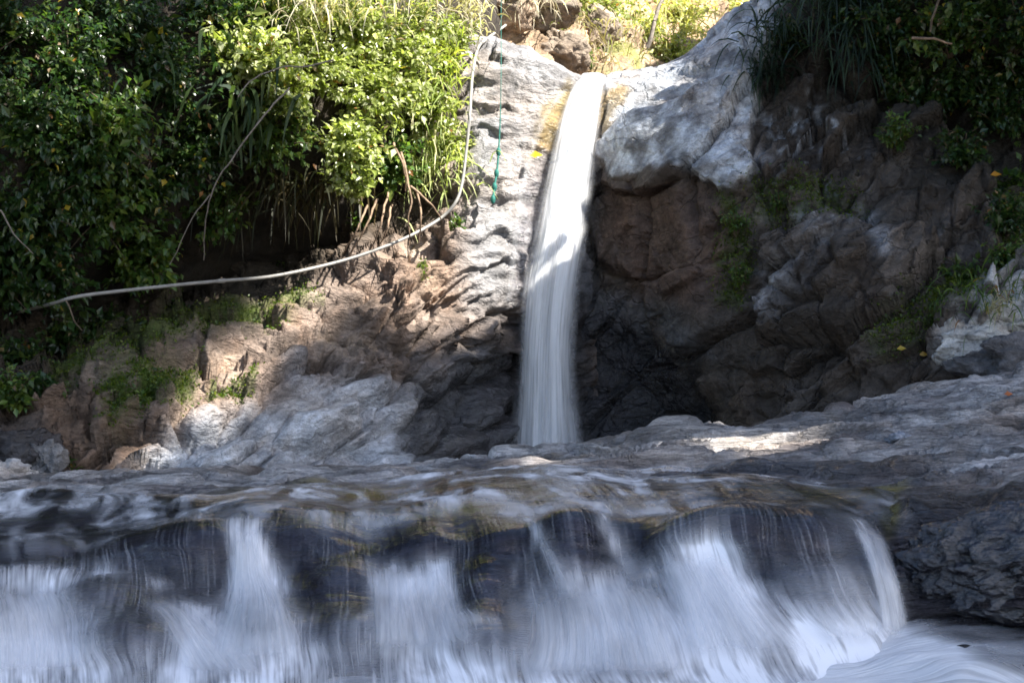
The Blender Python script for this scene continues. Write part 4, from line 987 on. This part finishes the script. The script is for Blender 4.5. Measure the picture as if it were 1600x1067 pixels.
for (a, b, r, push, pal, ns, lf, lab) in (
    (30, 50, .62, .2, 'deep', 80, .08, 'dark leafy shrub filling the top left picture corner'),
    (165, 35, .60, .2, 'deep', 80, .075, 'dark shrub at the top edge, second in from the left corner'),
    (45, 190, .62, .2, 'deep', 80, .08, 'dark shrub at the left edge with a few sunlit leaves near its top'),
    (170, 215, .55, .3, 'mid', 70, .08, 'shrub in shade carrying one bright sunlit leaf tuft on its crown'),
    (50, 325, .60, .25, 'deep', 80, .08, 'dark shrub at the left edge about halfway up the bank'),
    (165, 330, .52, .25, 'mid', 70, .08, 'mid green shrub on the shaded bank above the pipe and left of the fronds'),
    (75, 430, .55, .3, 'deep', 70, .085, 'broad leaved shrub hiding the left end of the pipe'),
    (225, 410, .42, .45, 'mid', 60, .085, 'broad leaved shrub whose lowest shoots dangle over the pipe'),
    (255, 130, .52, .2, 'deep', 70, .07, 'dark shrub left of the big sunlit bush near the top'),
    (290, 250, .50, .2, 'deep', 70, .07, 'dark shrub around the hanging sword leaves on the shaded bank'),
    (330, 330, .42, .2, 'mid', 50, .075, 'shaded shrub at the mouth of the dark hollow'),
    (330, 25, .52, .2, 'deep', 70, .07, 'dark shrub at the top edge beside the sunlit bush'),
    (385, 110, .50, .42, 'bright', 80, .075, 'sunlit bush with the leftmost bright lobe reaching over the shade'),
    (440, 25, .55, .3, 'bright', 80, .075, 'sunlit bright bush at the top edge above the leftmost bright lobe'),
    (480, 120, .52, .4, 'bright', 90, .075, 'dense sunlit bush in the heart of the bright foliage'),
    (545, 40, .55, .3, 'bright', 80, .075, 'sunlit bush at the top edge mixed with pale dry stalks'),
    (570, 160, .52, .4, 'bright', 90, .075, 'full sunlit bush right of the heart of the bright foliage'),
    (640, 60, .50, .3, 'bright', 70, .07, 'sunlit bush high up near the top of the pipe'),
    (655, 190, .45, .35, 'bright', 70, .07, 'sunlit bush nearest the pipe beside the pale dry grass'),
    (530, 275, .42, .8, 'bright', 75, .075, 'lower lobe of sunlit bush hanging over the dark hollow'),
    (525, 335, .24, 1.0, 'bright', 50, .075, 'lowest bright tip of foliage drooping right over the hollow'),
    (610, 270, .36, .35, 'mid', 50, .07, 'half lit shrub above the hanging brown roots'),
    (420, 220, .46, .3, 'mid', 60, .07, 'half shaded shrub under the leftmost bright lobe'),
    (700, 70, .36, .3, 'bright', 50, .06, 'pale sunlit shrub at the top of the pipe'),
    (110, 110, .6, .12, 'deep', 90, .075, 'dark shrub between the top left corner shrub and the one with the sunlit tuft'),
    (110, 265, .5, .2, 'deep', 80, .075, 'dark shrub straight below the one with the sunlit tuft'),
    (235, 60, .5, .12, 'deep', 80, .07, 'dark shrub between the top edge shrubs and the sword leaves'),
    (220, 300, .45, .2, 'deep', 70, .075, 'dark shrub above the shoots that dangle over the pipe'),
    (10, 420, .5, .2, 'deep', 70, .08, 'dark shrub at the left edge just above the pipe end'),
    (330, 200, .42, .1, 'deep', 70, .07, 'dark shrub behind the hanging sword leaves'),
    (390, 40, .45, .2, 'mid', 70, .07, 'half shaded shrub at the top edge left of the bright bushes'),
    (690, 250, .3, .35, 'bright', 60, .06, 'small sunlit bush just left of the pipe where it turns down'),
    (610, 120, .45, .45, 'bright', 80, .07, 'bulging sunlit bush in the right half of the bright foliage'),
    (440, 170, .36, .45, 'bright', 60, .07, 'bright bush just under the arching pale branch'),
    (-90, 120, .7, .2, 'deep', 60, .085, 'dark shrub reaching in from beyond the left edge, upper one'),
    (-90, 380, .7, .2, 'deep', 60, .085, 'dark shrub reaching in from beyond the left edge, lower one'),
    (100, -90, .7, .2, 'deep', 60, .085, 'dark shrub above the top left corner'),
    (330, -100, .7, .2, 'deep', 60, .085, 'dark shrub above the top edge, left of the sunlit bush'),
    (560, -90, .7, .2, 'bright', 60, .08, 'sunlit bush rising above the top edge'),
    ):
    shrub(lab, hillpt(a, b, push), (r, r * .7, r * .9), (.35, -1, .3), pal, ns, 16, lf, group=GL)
for (a, b, r, pal, ns, lab) in ((190, 505, .34, 'deep', 60, 'low dark plant under the middle of the shaded pipe'), (270, 490, .26, 'deep', 50, 'small low dark plant under the pipe where the bare shoots dangle'),
                               (70, 600, .26, 'deep', 50, 'low dark plant beside the green one above the black boulder'), (40, 545, .42, 'deep', 60, 'low dark plant on the rock below the left end of the pipe'), (110, 520, .36, 'deep', 50, 'low dark plant under the pipe, right of the leftmost low one'),
                               (25, 600, .34, 'mid', 45, 'low green plant above the black boulder at left')):
    shrub(lab, on('left', a, b, .25), (r, r * .7, r * .6), (.1, -1, .5), pal, ns, 14, .065, group='low plants on the left rock', cat='plant', name='low_plant')
# tufts and small plants on the left rock
for (a, b, r, ns, lf, lab) in ((225, 590, .20, 40, .04, 'bushy green plant rooted in the moss on the lower left rock'), (215, 625, .14, 25, .04, 'green plant trailing below the bushy one on the lower left rock'),
                          (715, 350, .11, 22, .05, 'small green plant on a ledge under the pipe'), (565, 350, .12, 18, .06, 'small leafy plant at the foot of the hanging roots'),
                          (118, 728, .09, 14, .05, 'small green sprig between the rocks at the lower left waterline'), (428, 403, .12, 12, .06, 'lone shaded plant in the dark hollow above the pipe'),
                          (372, 600, .06, 14, .035, 'tiny sunlit sprig in a crack of the left rock')):
    shrub(lab, on('left', a, b, .1), r, (.1, -1, .5), 'mid', ns, 9, lf, cat='plant', name='small_plant', stems=8)
DRY = [(.44, .40, .30), (.36, .31, .22), (.52, .48, .38)]
grass('pale dry grass tussock spilling beside the upper pipe', hillpt(668, 200, .3), 150, .6, (.1, -1, .2), spread3=(.16, .1, .3), cols=[(.40, .42, .20), (.5, .46, .3), (.25, .32, .1)], wid=.009)
grass('pale grass tussock drooping below the sunlit bush near the pipe', hillpt(665, 290, .3), 120, .6, (.2, -1, .2), spread3=(.18, .1, .15), cols=[(.40, .42, .20), (.3, .36, .14)], wid=.009)
grass('sunlit dry grass sprouting through the bush at the top edge', hillpt(520, 30, .6), 140, .7, (.2, -1, .5), spread3=(.3, .1, .2), cols=DRY, wid=.008)
grass('pale straw hanging through the sunlit bushes left of the dry sprouting grass', hillpt(470, 60, .65), 120, .7, (.1, -1, .3), spread3=(.25, .1, .2), cols=DRY, wid=.007)
grass('straw tussock in the sunlit bushes near the top of the pipe', hillpt(620, 40, .55), 130, .65, (.2, -1, .3), spread3=(.25, .1, .2), cols=DRY, wid=.007)
grass('dry grass at the top of the pipe', hillpt(715, 50, .3), 130, .5, (.2, -1, .2), spread3=(.15, .1, .15), cols=DRY, wid=.008)
grass('yellow green grass beside the dry tussock at the pipe', hillpt(680, 130, .4), 90, .42, (.1, -1, .3), spread3=(.1, .1, .18), cols=[(.25, .32, .05), (.35, .38, .08)], wid=.010)
grass('hanging sword leaves in the shade at left centre', hillpt(320, 170, .35), 30, .7, (.0, -1, .0), cols=[(.03, .06, .03), (.05, .08, .03)], spread3=(.3, .1, .2), wid=.020, stiff=.2, cat='ferns')
grass('long dark fronds hanging right of the sword leaves', hillpt(400, 190, .35), 36, .8, (.0, -1, .0), cols=[(.03, .055, .02), (.05, .07, .02)], spread3=(.2, .1, .15), wid=.024, stiff=.2, cat='ferns')
grass('thin dead fronds hanging inside the dark hollow', hillpt(400, 300, .3), 120, .8, (.0, -1, -.2), spread3=(.4, .15, .12), cols=[(.025, .028, .012), (.04, .034, .018)], wid=.010, stiff=0)
grass('dry grass blades hanging from the hollow roof at right', hillpt(490, 300, .25), 110, .65, (.0, -1, -.2), spread3=(.25, .1, .1), cols=[(.08, .06, .03), (.06, .05, .025)], wid=.010, stiff=0)

def root(name, label, pts, r0, r1, mat, cat, group=None, side=5):
    p = smooth_path(P(*np.array(pts, float).T), 30); p = p + np.stack([fbm(p * 3 + 7, 3, 31 + i) for i in range(3)], -1) * .05
    V, Q = tube(p, np.linspace(r0, r1, 30) * .75, side); o = mesh_np(name, V, Q, mat); tag(o, label, cat, group); return o
root('dead_branch', 'long thin dead branch slanting down through the shaded shrubs', [(452, 138, 12.6), (400, 200, 12.3), (352, 262, 12.2), (322, 330, 12.3), (318, 405, 12.6)], .013, .006, M_DEADWOOD, 'branch')
root('dead_branch', 'short side branch forking left from the long dead branch', [(330, 300, 12.25), (300, 345, 12.2), (268, 412, 12.2)], .008, .004, M_DEADWOOD, 'branch')
root('dead_branch', 'pale branch arching over the leftmost bright lobe', [(520, 95, 12.6), (440, 108, 12.35), (395, 125, 12.2), (370, 150, 12.1)], .012, .006, M_DEADWOOD, 'branch')
root('dead_branch', 'twiggy dead branch in the foliage at the lower left', [(0, 330, 11.2), (25, 370, 11.2), (50, 395, 11.3)], .010, .005, M_DEADWOOD, 'branch')
root('dead_branch', 'thin stick hanging down from the pipe near its left end', [(105, 470, 11.6), (118, 500, 11.65), (128, 515, 11.7)], .010, .006, M_STEM, 'branch')
for k, (a, b, c_, e_) in enumerate(((618, 225, 632, 300), (628, 240, 640, 385), (605, 300, 575, 395), (590, 310, 545, 400), (640, 290, 690, 345), (575, 320, 535, 395), (650, 300, 655, 380), (612, 320, 590, 385))):
    root('hanging_root', 'brown root hanging from the bank under the sunlit bush toward the pipe', [(a, b, 13.9), ((a + c_) / 2 + 6, (b + e_) / 2, 13.75), (c_, e_, 13.95)], .018, .008, M_ROOT, 'root', 'brown roots hanging under the sunlit bush')

# right bank
def rp_(px, py, push): 
    p = surf('right', px, py).copy(); n = np.array([-.3, -1, .2]); n /= np.linalg.norm(n); return p + n * push
GR = 'dark shrubs on the right bank'
for (a, b, r, pal, ns, lf, lab) in (
    (1235, 60, .30, 'deep', 50, .055, 'dark shrub on the ridge just right of the bleached rock'),
    (1390, 40, .5, 'deep', 70, .07, 'dark shrub at the top edge behind the drooping bluish grass'),
    (1480, 60, .5, 'mid', 70, .07, 'dark shrub at the top edge around the slanting branch'),
    (1575, 60, .55, 'deep', 70, .075, 'dark shrub in the top right corner'),
    (1440, 150, .4, 'deep', 55, .065, 'dark shrub below the slanting branch on the right bank'),
    (1560, 180, .45, 'deep', 60, .07, 'dark shrub at the right edge below the corner one'),
    (1600, 300, .42, 'mid', 55, .07, 'green shrub at the right edge halfway down the bank'),
    (1570, 405, .26, 'mid', 40, .05, 'ferny green plant at the right edge above the white boulders'),
    (1500, 440, .24, 'mid', 40, .05, 'low green plant on the mossy bank left of the ferny one'),
    (1330, 20, .4, 'deep', 80, .065, 'dark shrub behind the big tuft of bluish grass'),
    (1400, 120, .36, 'deep', 60, .06, 'dark shrub right of the hanging bluish grass'),
    (1500, 150, .4, 'deep', 70, .065, 'dark shrub under the reddish broken branch'),
    (1580, 120, .4, 'deep', 60, .07, 'dark shrub at the right edge, second from the top corner'),
    (1500, 240, .3, 'deep', 50, .06, 'dark creeper on the right cliff above the orange leaf'),
    (1570, 340, .26, 'deep', 50, .055, 'dark creeper at the right edge above the ferny plant'),
    (1530, 30, .45, 'deep', 70, .07, 'dark shrub at the top edge left of the corner one at right'),
    (1250, -60, .6, 'deep', 60, .075, 'dark shrub above the top edge over the ridge'),
    (1450, -80, .7, 'deep', 60, .08, 'dark shrub above the top edge at right'),
    (1680, 120, .7, 'deep', 60, .08, 'dark shrub reaching in from beyond the right edge'),
    (1400, 210, .22, 'mid', 35, .05, 'small leafy plant on the dark right cliff under the bushes'),
    (1160, 430, .13, 'mid', 30, .035, 'small green plant hanging in the mossy seam of the right cliff'),
    (1150, 350, .14, 'mid', 30, .035, 'green plant at the top of the mossy seam of the right cliff'),
    (1220, 320, .14, 'mid', 26, .035, 'sparse green plant on the moss right of the seam'),
    ):
    shrub(lab, rp_(a, b, .12 + r * .35), (r, r * .7, r * .85), (-.25, -1, .3), pal, ns, 13, lf, group=GR)
BG = [(.024, .045, .034), (.018, .036, .024), (.035, .06, .036)]
grass('big tuft of bluish grass drooping down the right cliff from the top edge', rp_(1310, 0, .25), 150, .95, (-.3, -1, .1), spread3=(.22, .1, .25), cols=BG, wid=.010, stiff=.1)
grass('bluish grass tuft hanging lower right of the big one', rp_(1345, 80, .2), 90, .75, (-.2, -1, .1), spread3=(.2, .1, .2), cols=BG, wid=.010, stiff=.1)
grass('dark grass tuft drooping just right of the bleached rock', rp_(1215, 60, .15), 110, .6, (-.3, -1, .1), spread3=(.16, .1, .16), cols=BG, wid=.009, stiff=.1)
grass('lower dark grass tuft hanging over the bleached band', rp_(1195, 125, .12), 110, .55, (-.3, -1, .0), spread3=(.14, .08, .1), cols=BG, wid=.009, stiff=.05)
grass('thin grass tuft on the mossy bank above the white boulders', rp_(1540, 470, .1), 90, .4, (-.2, -1, .3), 'mid', spread3=(.25, .1, .1), wid=.006)
grass('straw tuft between the two white boulders at right', rp_(1552, 488, .12), 40, .3, (0, -1, .6), spread=.06, cols=DRY, wid=.005)
root('dead_branch', 'slanting bare branch in the dark upper right corner', [(1475, -10, 12.8), (1462, 20, 12.8), (1452, 52, 12.85)], .018, .014, M_STEM, 'branch')
root('fallen_branch', 'reddish broken branch lying across the dark bushes at upper right', [(1425, 58, 12.7), (1455, 60, 12.65), (1485, 70, 12.7)], .02, .014, M_ROOT, 'branch')

# upstream hillside in full sun
def up_(px, py, push):
    p = surf('up', px, py).copy(); p[1] -= push; return p
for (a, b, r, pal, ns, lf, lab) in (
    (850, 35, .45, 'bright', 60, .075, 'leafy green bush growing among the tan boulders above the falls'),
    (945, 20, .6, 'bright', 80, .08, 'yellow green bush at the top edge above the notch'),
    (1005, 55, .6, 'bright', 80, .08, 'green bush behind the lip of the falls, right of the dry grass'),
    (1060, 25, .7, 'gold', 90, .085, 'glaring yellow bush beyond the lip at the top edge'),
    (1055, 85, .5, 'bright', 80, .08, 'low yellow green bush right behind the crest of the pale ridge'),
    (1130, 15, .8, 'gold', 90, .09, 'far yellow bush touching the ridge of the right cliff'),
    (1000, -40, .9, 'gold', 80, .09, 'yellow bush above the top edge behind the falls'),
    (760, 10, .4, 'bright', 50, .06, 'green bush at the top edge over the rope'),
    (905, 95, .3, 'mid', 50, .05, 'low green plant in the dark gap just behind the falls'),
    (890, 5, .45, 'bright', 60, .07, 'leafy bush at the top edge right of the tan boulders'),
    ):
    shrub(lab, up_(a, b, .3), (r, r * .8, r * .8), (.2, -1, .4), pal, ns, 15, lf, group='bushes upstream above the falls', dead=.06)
grass('long dry straw hanging over the boulders behind the lip', up_(915, 70, .4), 120, .7, (0, -1, .1), spread3=(.4, .2, .25), cols=[(.28, .23, .17), (.22, .19, .11)], wid=.009, stiff=.1)
grass('dry straw tuft left of the bushes behind the lip', up_(965, 90, .4), 110, .6, (0, -1, .2), spread3=(.3, .2, .2), cols=[(.30, .25, .18), (.22, .24, .10)], wid=.009, stiff=.2)
grass('dry straw tuft at the top edge between rope and boulders', up_(815, 5, .4), 140, .7, (0, -1, .1), spread3=(.3, .2, .2), cols=DRY, wid=.009, stiff=.1)
grass('sunny straw tuft along the far bank by the ridge', up_(1035, 60, .6), 160, .8, (0, -1, .4), spread3=(.5, .2, .3), cols=[(.5, .48, .2), (.42, .42, .15)], wid=.010, stiff=.3)
root('dead_branch', 'pale crooked trunk in the sunlit bushes upstream', [(1012, 75, 20.2), (1022, 40, 20.2), (1030, 10, 20.3), (1045, -8, 20.4)], .05, .03, M_DEADWOOD, 'branch')

# moss: uncountable tufts on both cliffs
def moss(src, mask, NN, n, col, size):
    V, a, b = PATCH[src]; w_ = mask * ((a > -50) & (a < 1650)); w_ = w_ / w_.sum()
    idx = rng.choice(len(V), n, p=w_); pos = V[idx] + rng.normal(size=(n, 3)) * .02
    nn = NN[idx]; nn = nn * np.sign(-(nn[:, 1:2]) + 1e-6)
    d = nn + rng.normal(size=(n, 3)) * .6 + np.array([0, 0, .3])
    return leaves(pos, d, rng.normal(size=(n, 3)), rng.uniform(.5, 1.4, n) * size, np.array(col)[rng.integers(0, len(col), n)] * rng.uniform(.7, 1.3, (n, 1)), .7)
mc = [(.075, .12, .012), (.055, .10, .014), (.11, .14, .015)]
V, T, C = moss('left', L_MOSS, NL, 9000, mc, .026); o = mesh_np('moss', V, T, M_LEAF, {'tint': C}, smooth=False); tag(o, kind='stuff')
V, T, C = moss('right', R_MOSS, NR, 9000, mc, .026); o = mesh_np('moss', V, T, M_LEAF, {'tint': C}, smooth=False); tag(o, kind='stuff')

# fallen leaves and a twig
def fallen(label, p, size, col):
    V, T, C = leaves(np.array([p]), np.array([[.9, -.2, .1]]), np.array([[.1, -.8, .5]]), np.array([size]), np.array([col]), .7)
    o = mesh_np('fallen_leaf', V, T, M_LEAF, {'tint': C}, smooth=False); tag(o, label, 'leaf')
fallen('yellow leaf stuck on the wet rock left of the waterfall', on('left', 827, 247, .12), .14, (.75, .5, .02))
fallen('orange leaf on the dark right cliff near the right edge', on('right', 1538, 278, .15), .10, (.6, .28, .03))
fallen('yellow leaf above the grey slabs on the right bank', on('right', 1396, 545, .12), .08, (.6, .42, .04))
fallen('pale orange leaf right of the yellow one on the right bank', on('right', 1430, 555, .12), .08, (.55, .33, .06))
fallen('reddish leaf lying on the grey slabs at far right', surf('shelf', 1565, 628) + np.array([0, -.05, .06]), .06, (.5, .15, .05))
root('twig', 'pale forked twig lying on the grey slabs at right', [(1415, 688, 9.2), (1428, 700, 9.1), (1434, 708, 9.0)], .008, .004, M_DEADWOOD, 'twig')

# ================================================================== unseen floating leaves, laid out along the sun to shade the gorge
LIT = [
 [(290, 60), (350, 20), (420, -40), (420, -200), (800, -200), (800, 40), (770, 60), (745, 250), (705, 335), (560, 400), (505, 380), (490, 320), (480, 270), (400, 200), (370, 150), (300, 110)],
 [(735, 55), (880, 85), (950, 118), (1060, 100), (1010, 130), (960, 150), (945, 260), (915, 400), (870, 440), (815, 470), (760, 490), (725, 535), (640, 500), (590, 460), (500, 500), (430, 545), (350, 610), (300, 600), (340, 550), (420, 500), (520, 435), (560, 395), (640, 365), (710, 310)],
 [(270, 640), (330, 605), (430, 590), (390, 632), (310, 655), (255, 715), (190, 745), (205, 705)],
 [(1000, 676), (1060, 665), (1120, 670), (1245, 688), (1215, 704), (1120, 700), (1050, 690)],
 [(815, 700), (925, 700), (920, 716), (815, 716)],
 [(150, 185), (190, 185), (185, 235), (150, 230)], [(0, 90), (45, 92), (40, 122), (0, 125)], [(235, 25), (260, 30), (250, 50), (235, 45)],
]
e1 = np.cross(SUN, [0, 0, 1.0]); e1 /= np.linalg.norm(e1); e2 = np.cross(e1, SUN)
CELL = .11
acc = {}
pts, lit = [], []
for nm, stp in (('left', 3), ('right', 3), ('shelf', 4), ('hill', 2)):
    V, a, b = PATCH[nm]; V, a, b = V[::stp], a[::stp], b[::stp]
    pts.append(V); ok = np.zeros(len(V), bool)
    wob = fbm(V * 2.4, 3, 900) * 60
    for k, pl in enumerate(LIT):
        sd = poly_sdf(a, b, pl)
        ok |= (sd + wob * (.35 if k else .5)) < 0
    # dapples on the middle rock
    ok &= ~((((b > 400) & (a < 780)) | ((a > 745) & (a < 900) & (b > 70))) & (nm == 'left') & (fbm(V * 2.1, 3, 910) > np.where(b > 400, .19, .06)))
    if nm == 'hill': ok |= (a < 430) & (b < 440) & (fbm(V * 1.5, 3, 960) > .22)
    if nm == 'shelf': ok &= (b < 740)
    if nm == 'right': ok &= (b < 150)
    lit.append(ok)
Lf = np.concatenate(LEAFPTS); a, b = proj(Lf); far = Lf[:, 1] > 17
ok = np.zeros(len(Lf), bool); wob = fbm(Lf * 2.4, 3, 900) * 60
for k, pl in enumerate(LIT): ok |= (poly_sdf(a, b, pl) + wob * .4) < 0
ok |= (a < 430) & (b < 440) & (fbm(Lf * 1.5, 3, 960) > .22)
ok &= ~((a > 1180)); ok |= far
pts.append(Lf); lit.append(ok)
pts.append(Wf.reshape(-1, 3)[::3]); lit.append(np.zeros(len(Wf.reshape(-1, 3)[::3]), bool))
V, a, b = PATCH['up']; pts.append(V[::3]); lit.append(np.ones(len(V[::3]), bool))
V, a, b = PATCH['water']; pts.append(V[::6]); lit.append(np.zeros(len(V[::6]), bool))
wf = np.stack([np.interp(np.linspace(0, 1, 60), np.linspace(0, 1, 9), np.array(wl_)[:, k]) for k in range(3)], 1)
wf = np.concatenate([wf + np.array([x, 0, 0]) for x in (10, 40, 70, 95)])
WF = P(*wf.T); pts.append(WF); lit.append((wf[:, 1] < 400))
pts = np.concatenate(pts); lit = np.concatenate(lit)
inb = (pts[:, 2] < 14) & (np.abs(pts[:, 0]) < 14); pts, lit = pts[inb], lit[inb]
ia = np.round(pts @ e1 / CELL).astype(int); ib = np.round(pts @ e2 / CELL).astype(int)
a0, b0 = ia.min(), ib.min()
Hs = np.zeros((ia.max() - a0 + 1, ib.max() - b0 + 1)); Hl = Hs.copy(); Hd = np.full(Hs.shape, -1e9)
np.add.at(Hs, (ia - a0, ib - b0), ~lit); np.add.at(Hl, (ia - a0, ib - b0), lit * 2.0)
np.maximum.at(Hd, (ia - a0, ib - b0), pts @ SUN)
def box3(H):
    Hp = np.pad(H, 1); return sum(Hp[i:i + H.shape[0], j:j + H.shape[1]] * (1.0 if (i, j) == (1, 1) else .5) for i in range(3) for j in range(3))
Hl3, Hs3 = box3(Hl), box3(Hs)
A_, B_ = np.nonzero((Hs3 > 0) & (Hl3 < .32 * Hs3))
rep = 5
A_ = np.repeat(A_, rep); B_ = np.repeat(B_, rep); n = len(A_)
dep = 29 + rng.uniform(0, 6, n)
cpos = (A_ + a0 + rng.uniform(-.5, .5, n))[:, None] * CELL * e1 + (B_ + b0 + rng.uniform(-.5, .5, n))[:, None] * CELL * e2 + dep[:, None] * SUN
dirs = rng.normal(size=(n, 3)); dirs -= (dirs @ SUN)[:, None] * SUN * .6
V, T, C = leaves(cpos - dirs / np.linalg.norm(dirs, axis=1, keepdims=True) * .1, dirs, SUN + rng.normal(size=(n, 3)) * .25, rng.uniform(.15, .23, n), pal_cols(n, 'deep'), .8)
def crown(n, lo, hi):  # extra unseen leaves overhead, added to keep sky light off both banks
    p = rng.uniform(lo, hi, (n, 3)); p = p[fbm(p * .8, 3, 950) > -.12]; m = len(p)
    return leaves(p, rng.normal(size=(m, 3)), np.array([0, 0, 1.0]) + rng.normal(size=(m, 3)) * .4, rng.uniform(.2, .34, m), pal_cols(m, 'deep'), .8)
for nn_, lo_, hi_ in ((9000, (4.0, 7.5, 6.6), (10, 14.5, 7.8)), (7000, (-10, 7.5, 6.3), (-3.2, 12.0, 7.6))):
    V2, T2, C2 = crown(nn_, lo_, hi_); T = np.concatenate([T, T2 + len(V)]); V = np.concatenate([V, V2]); C = np.concatenate([C, C2])
o = mesh_np('shade_leaves', V, T, M_LEAF, {'tint': C}, smooth=False); tag(o, kind='stuff')  # leaf layer without trees, added out of view to cast the shade
print('canopy leaves', n, 'total objs', len(sc.objects))
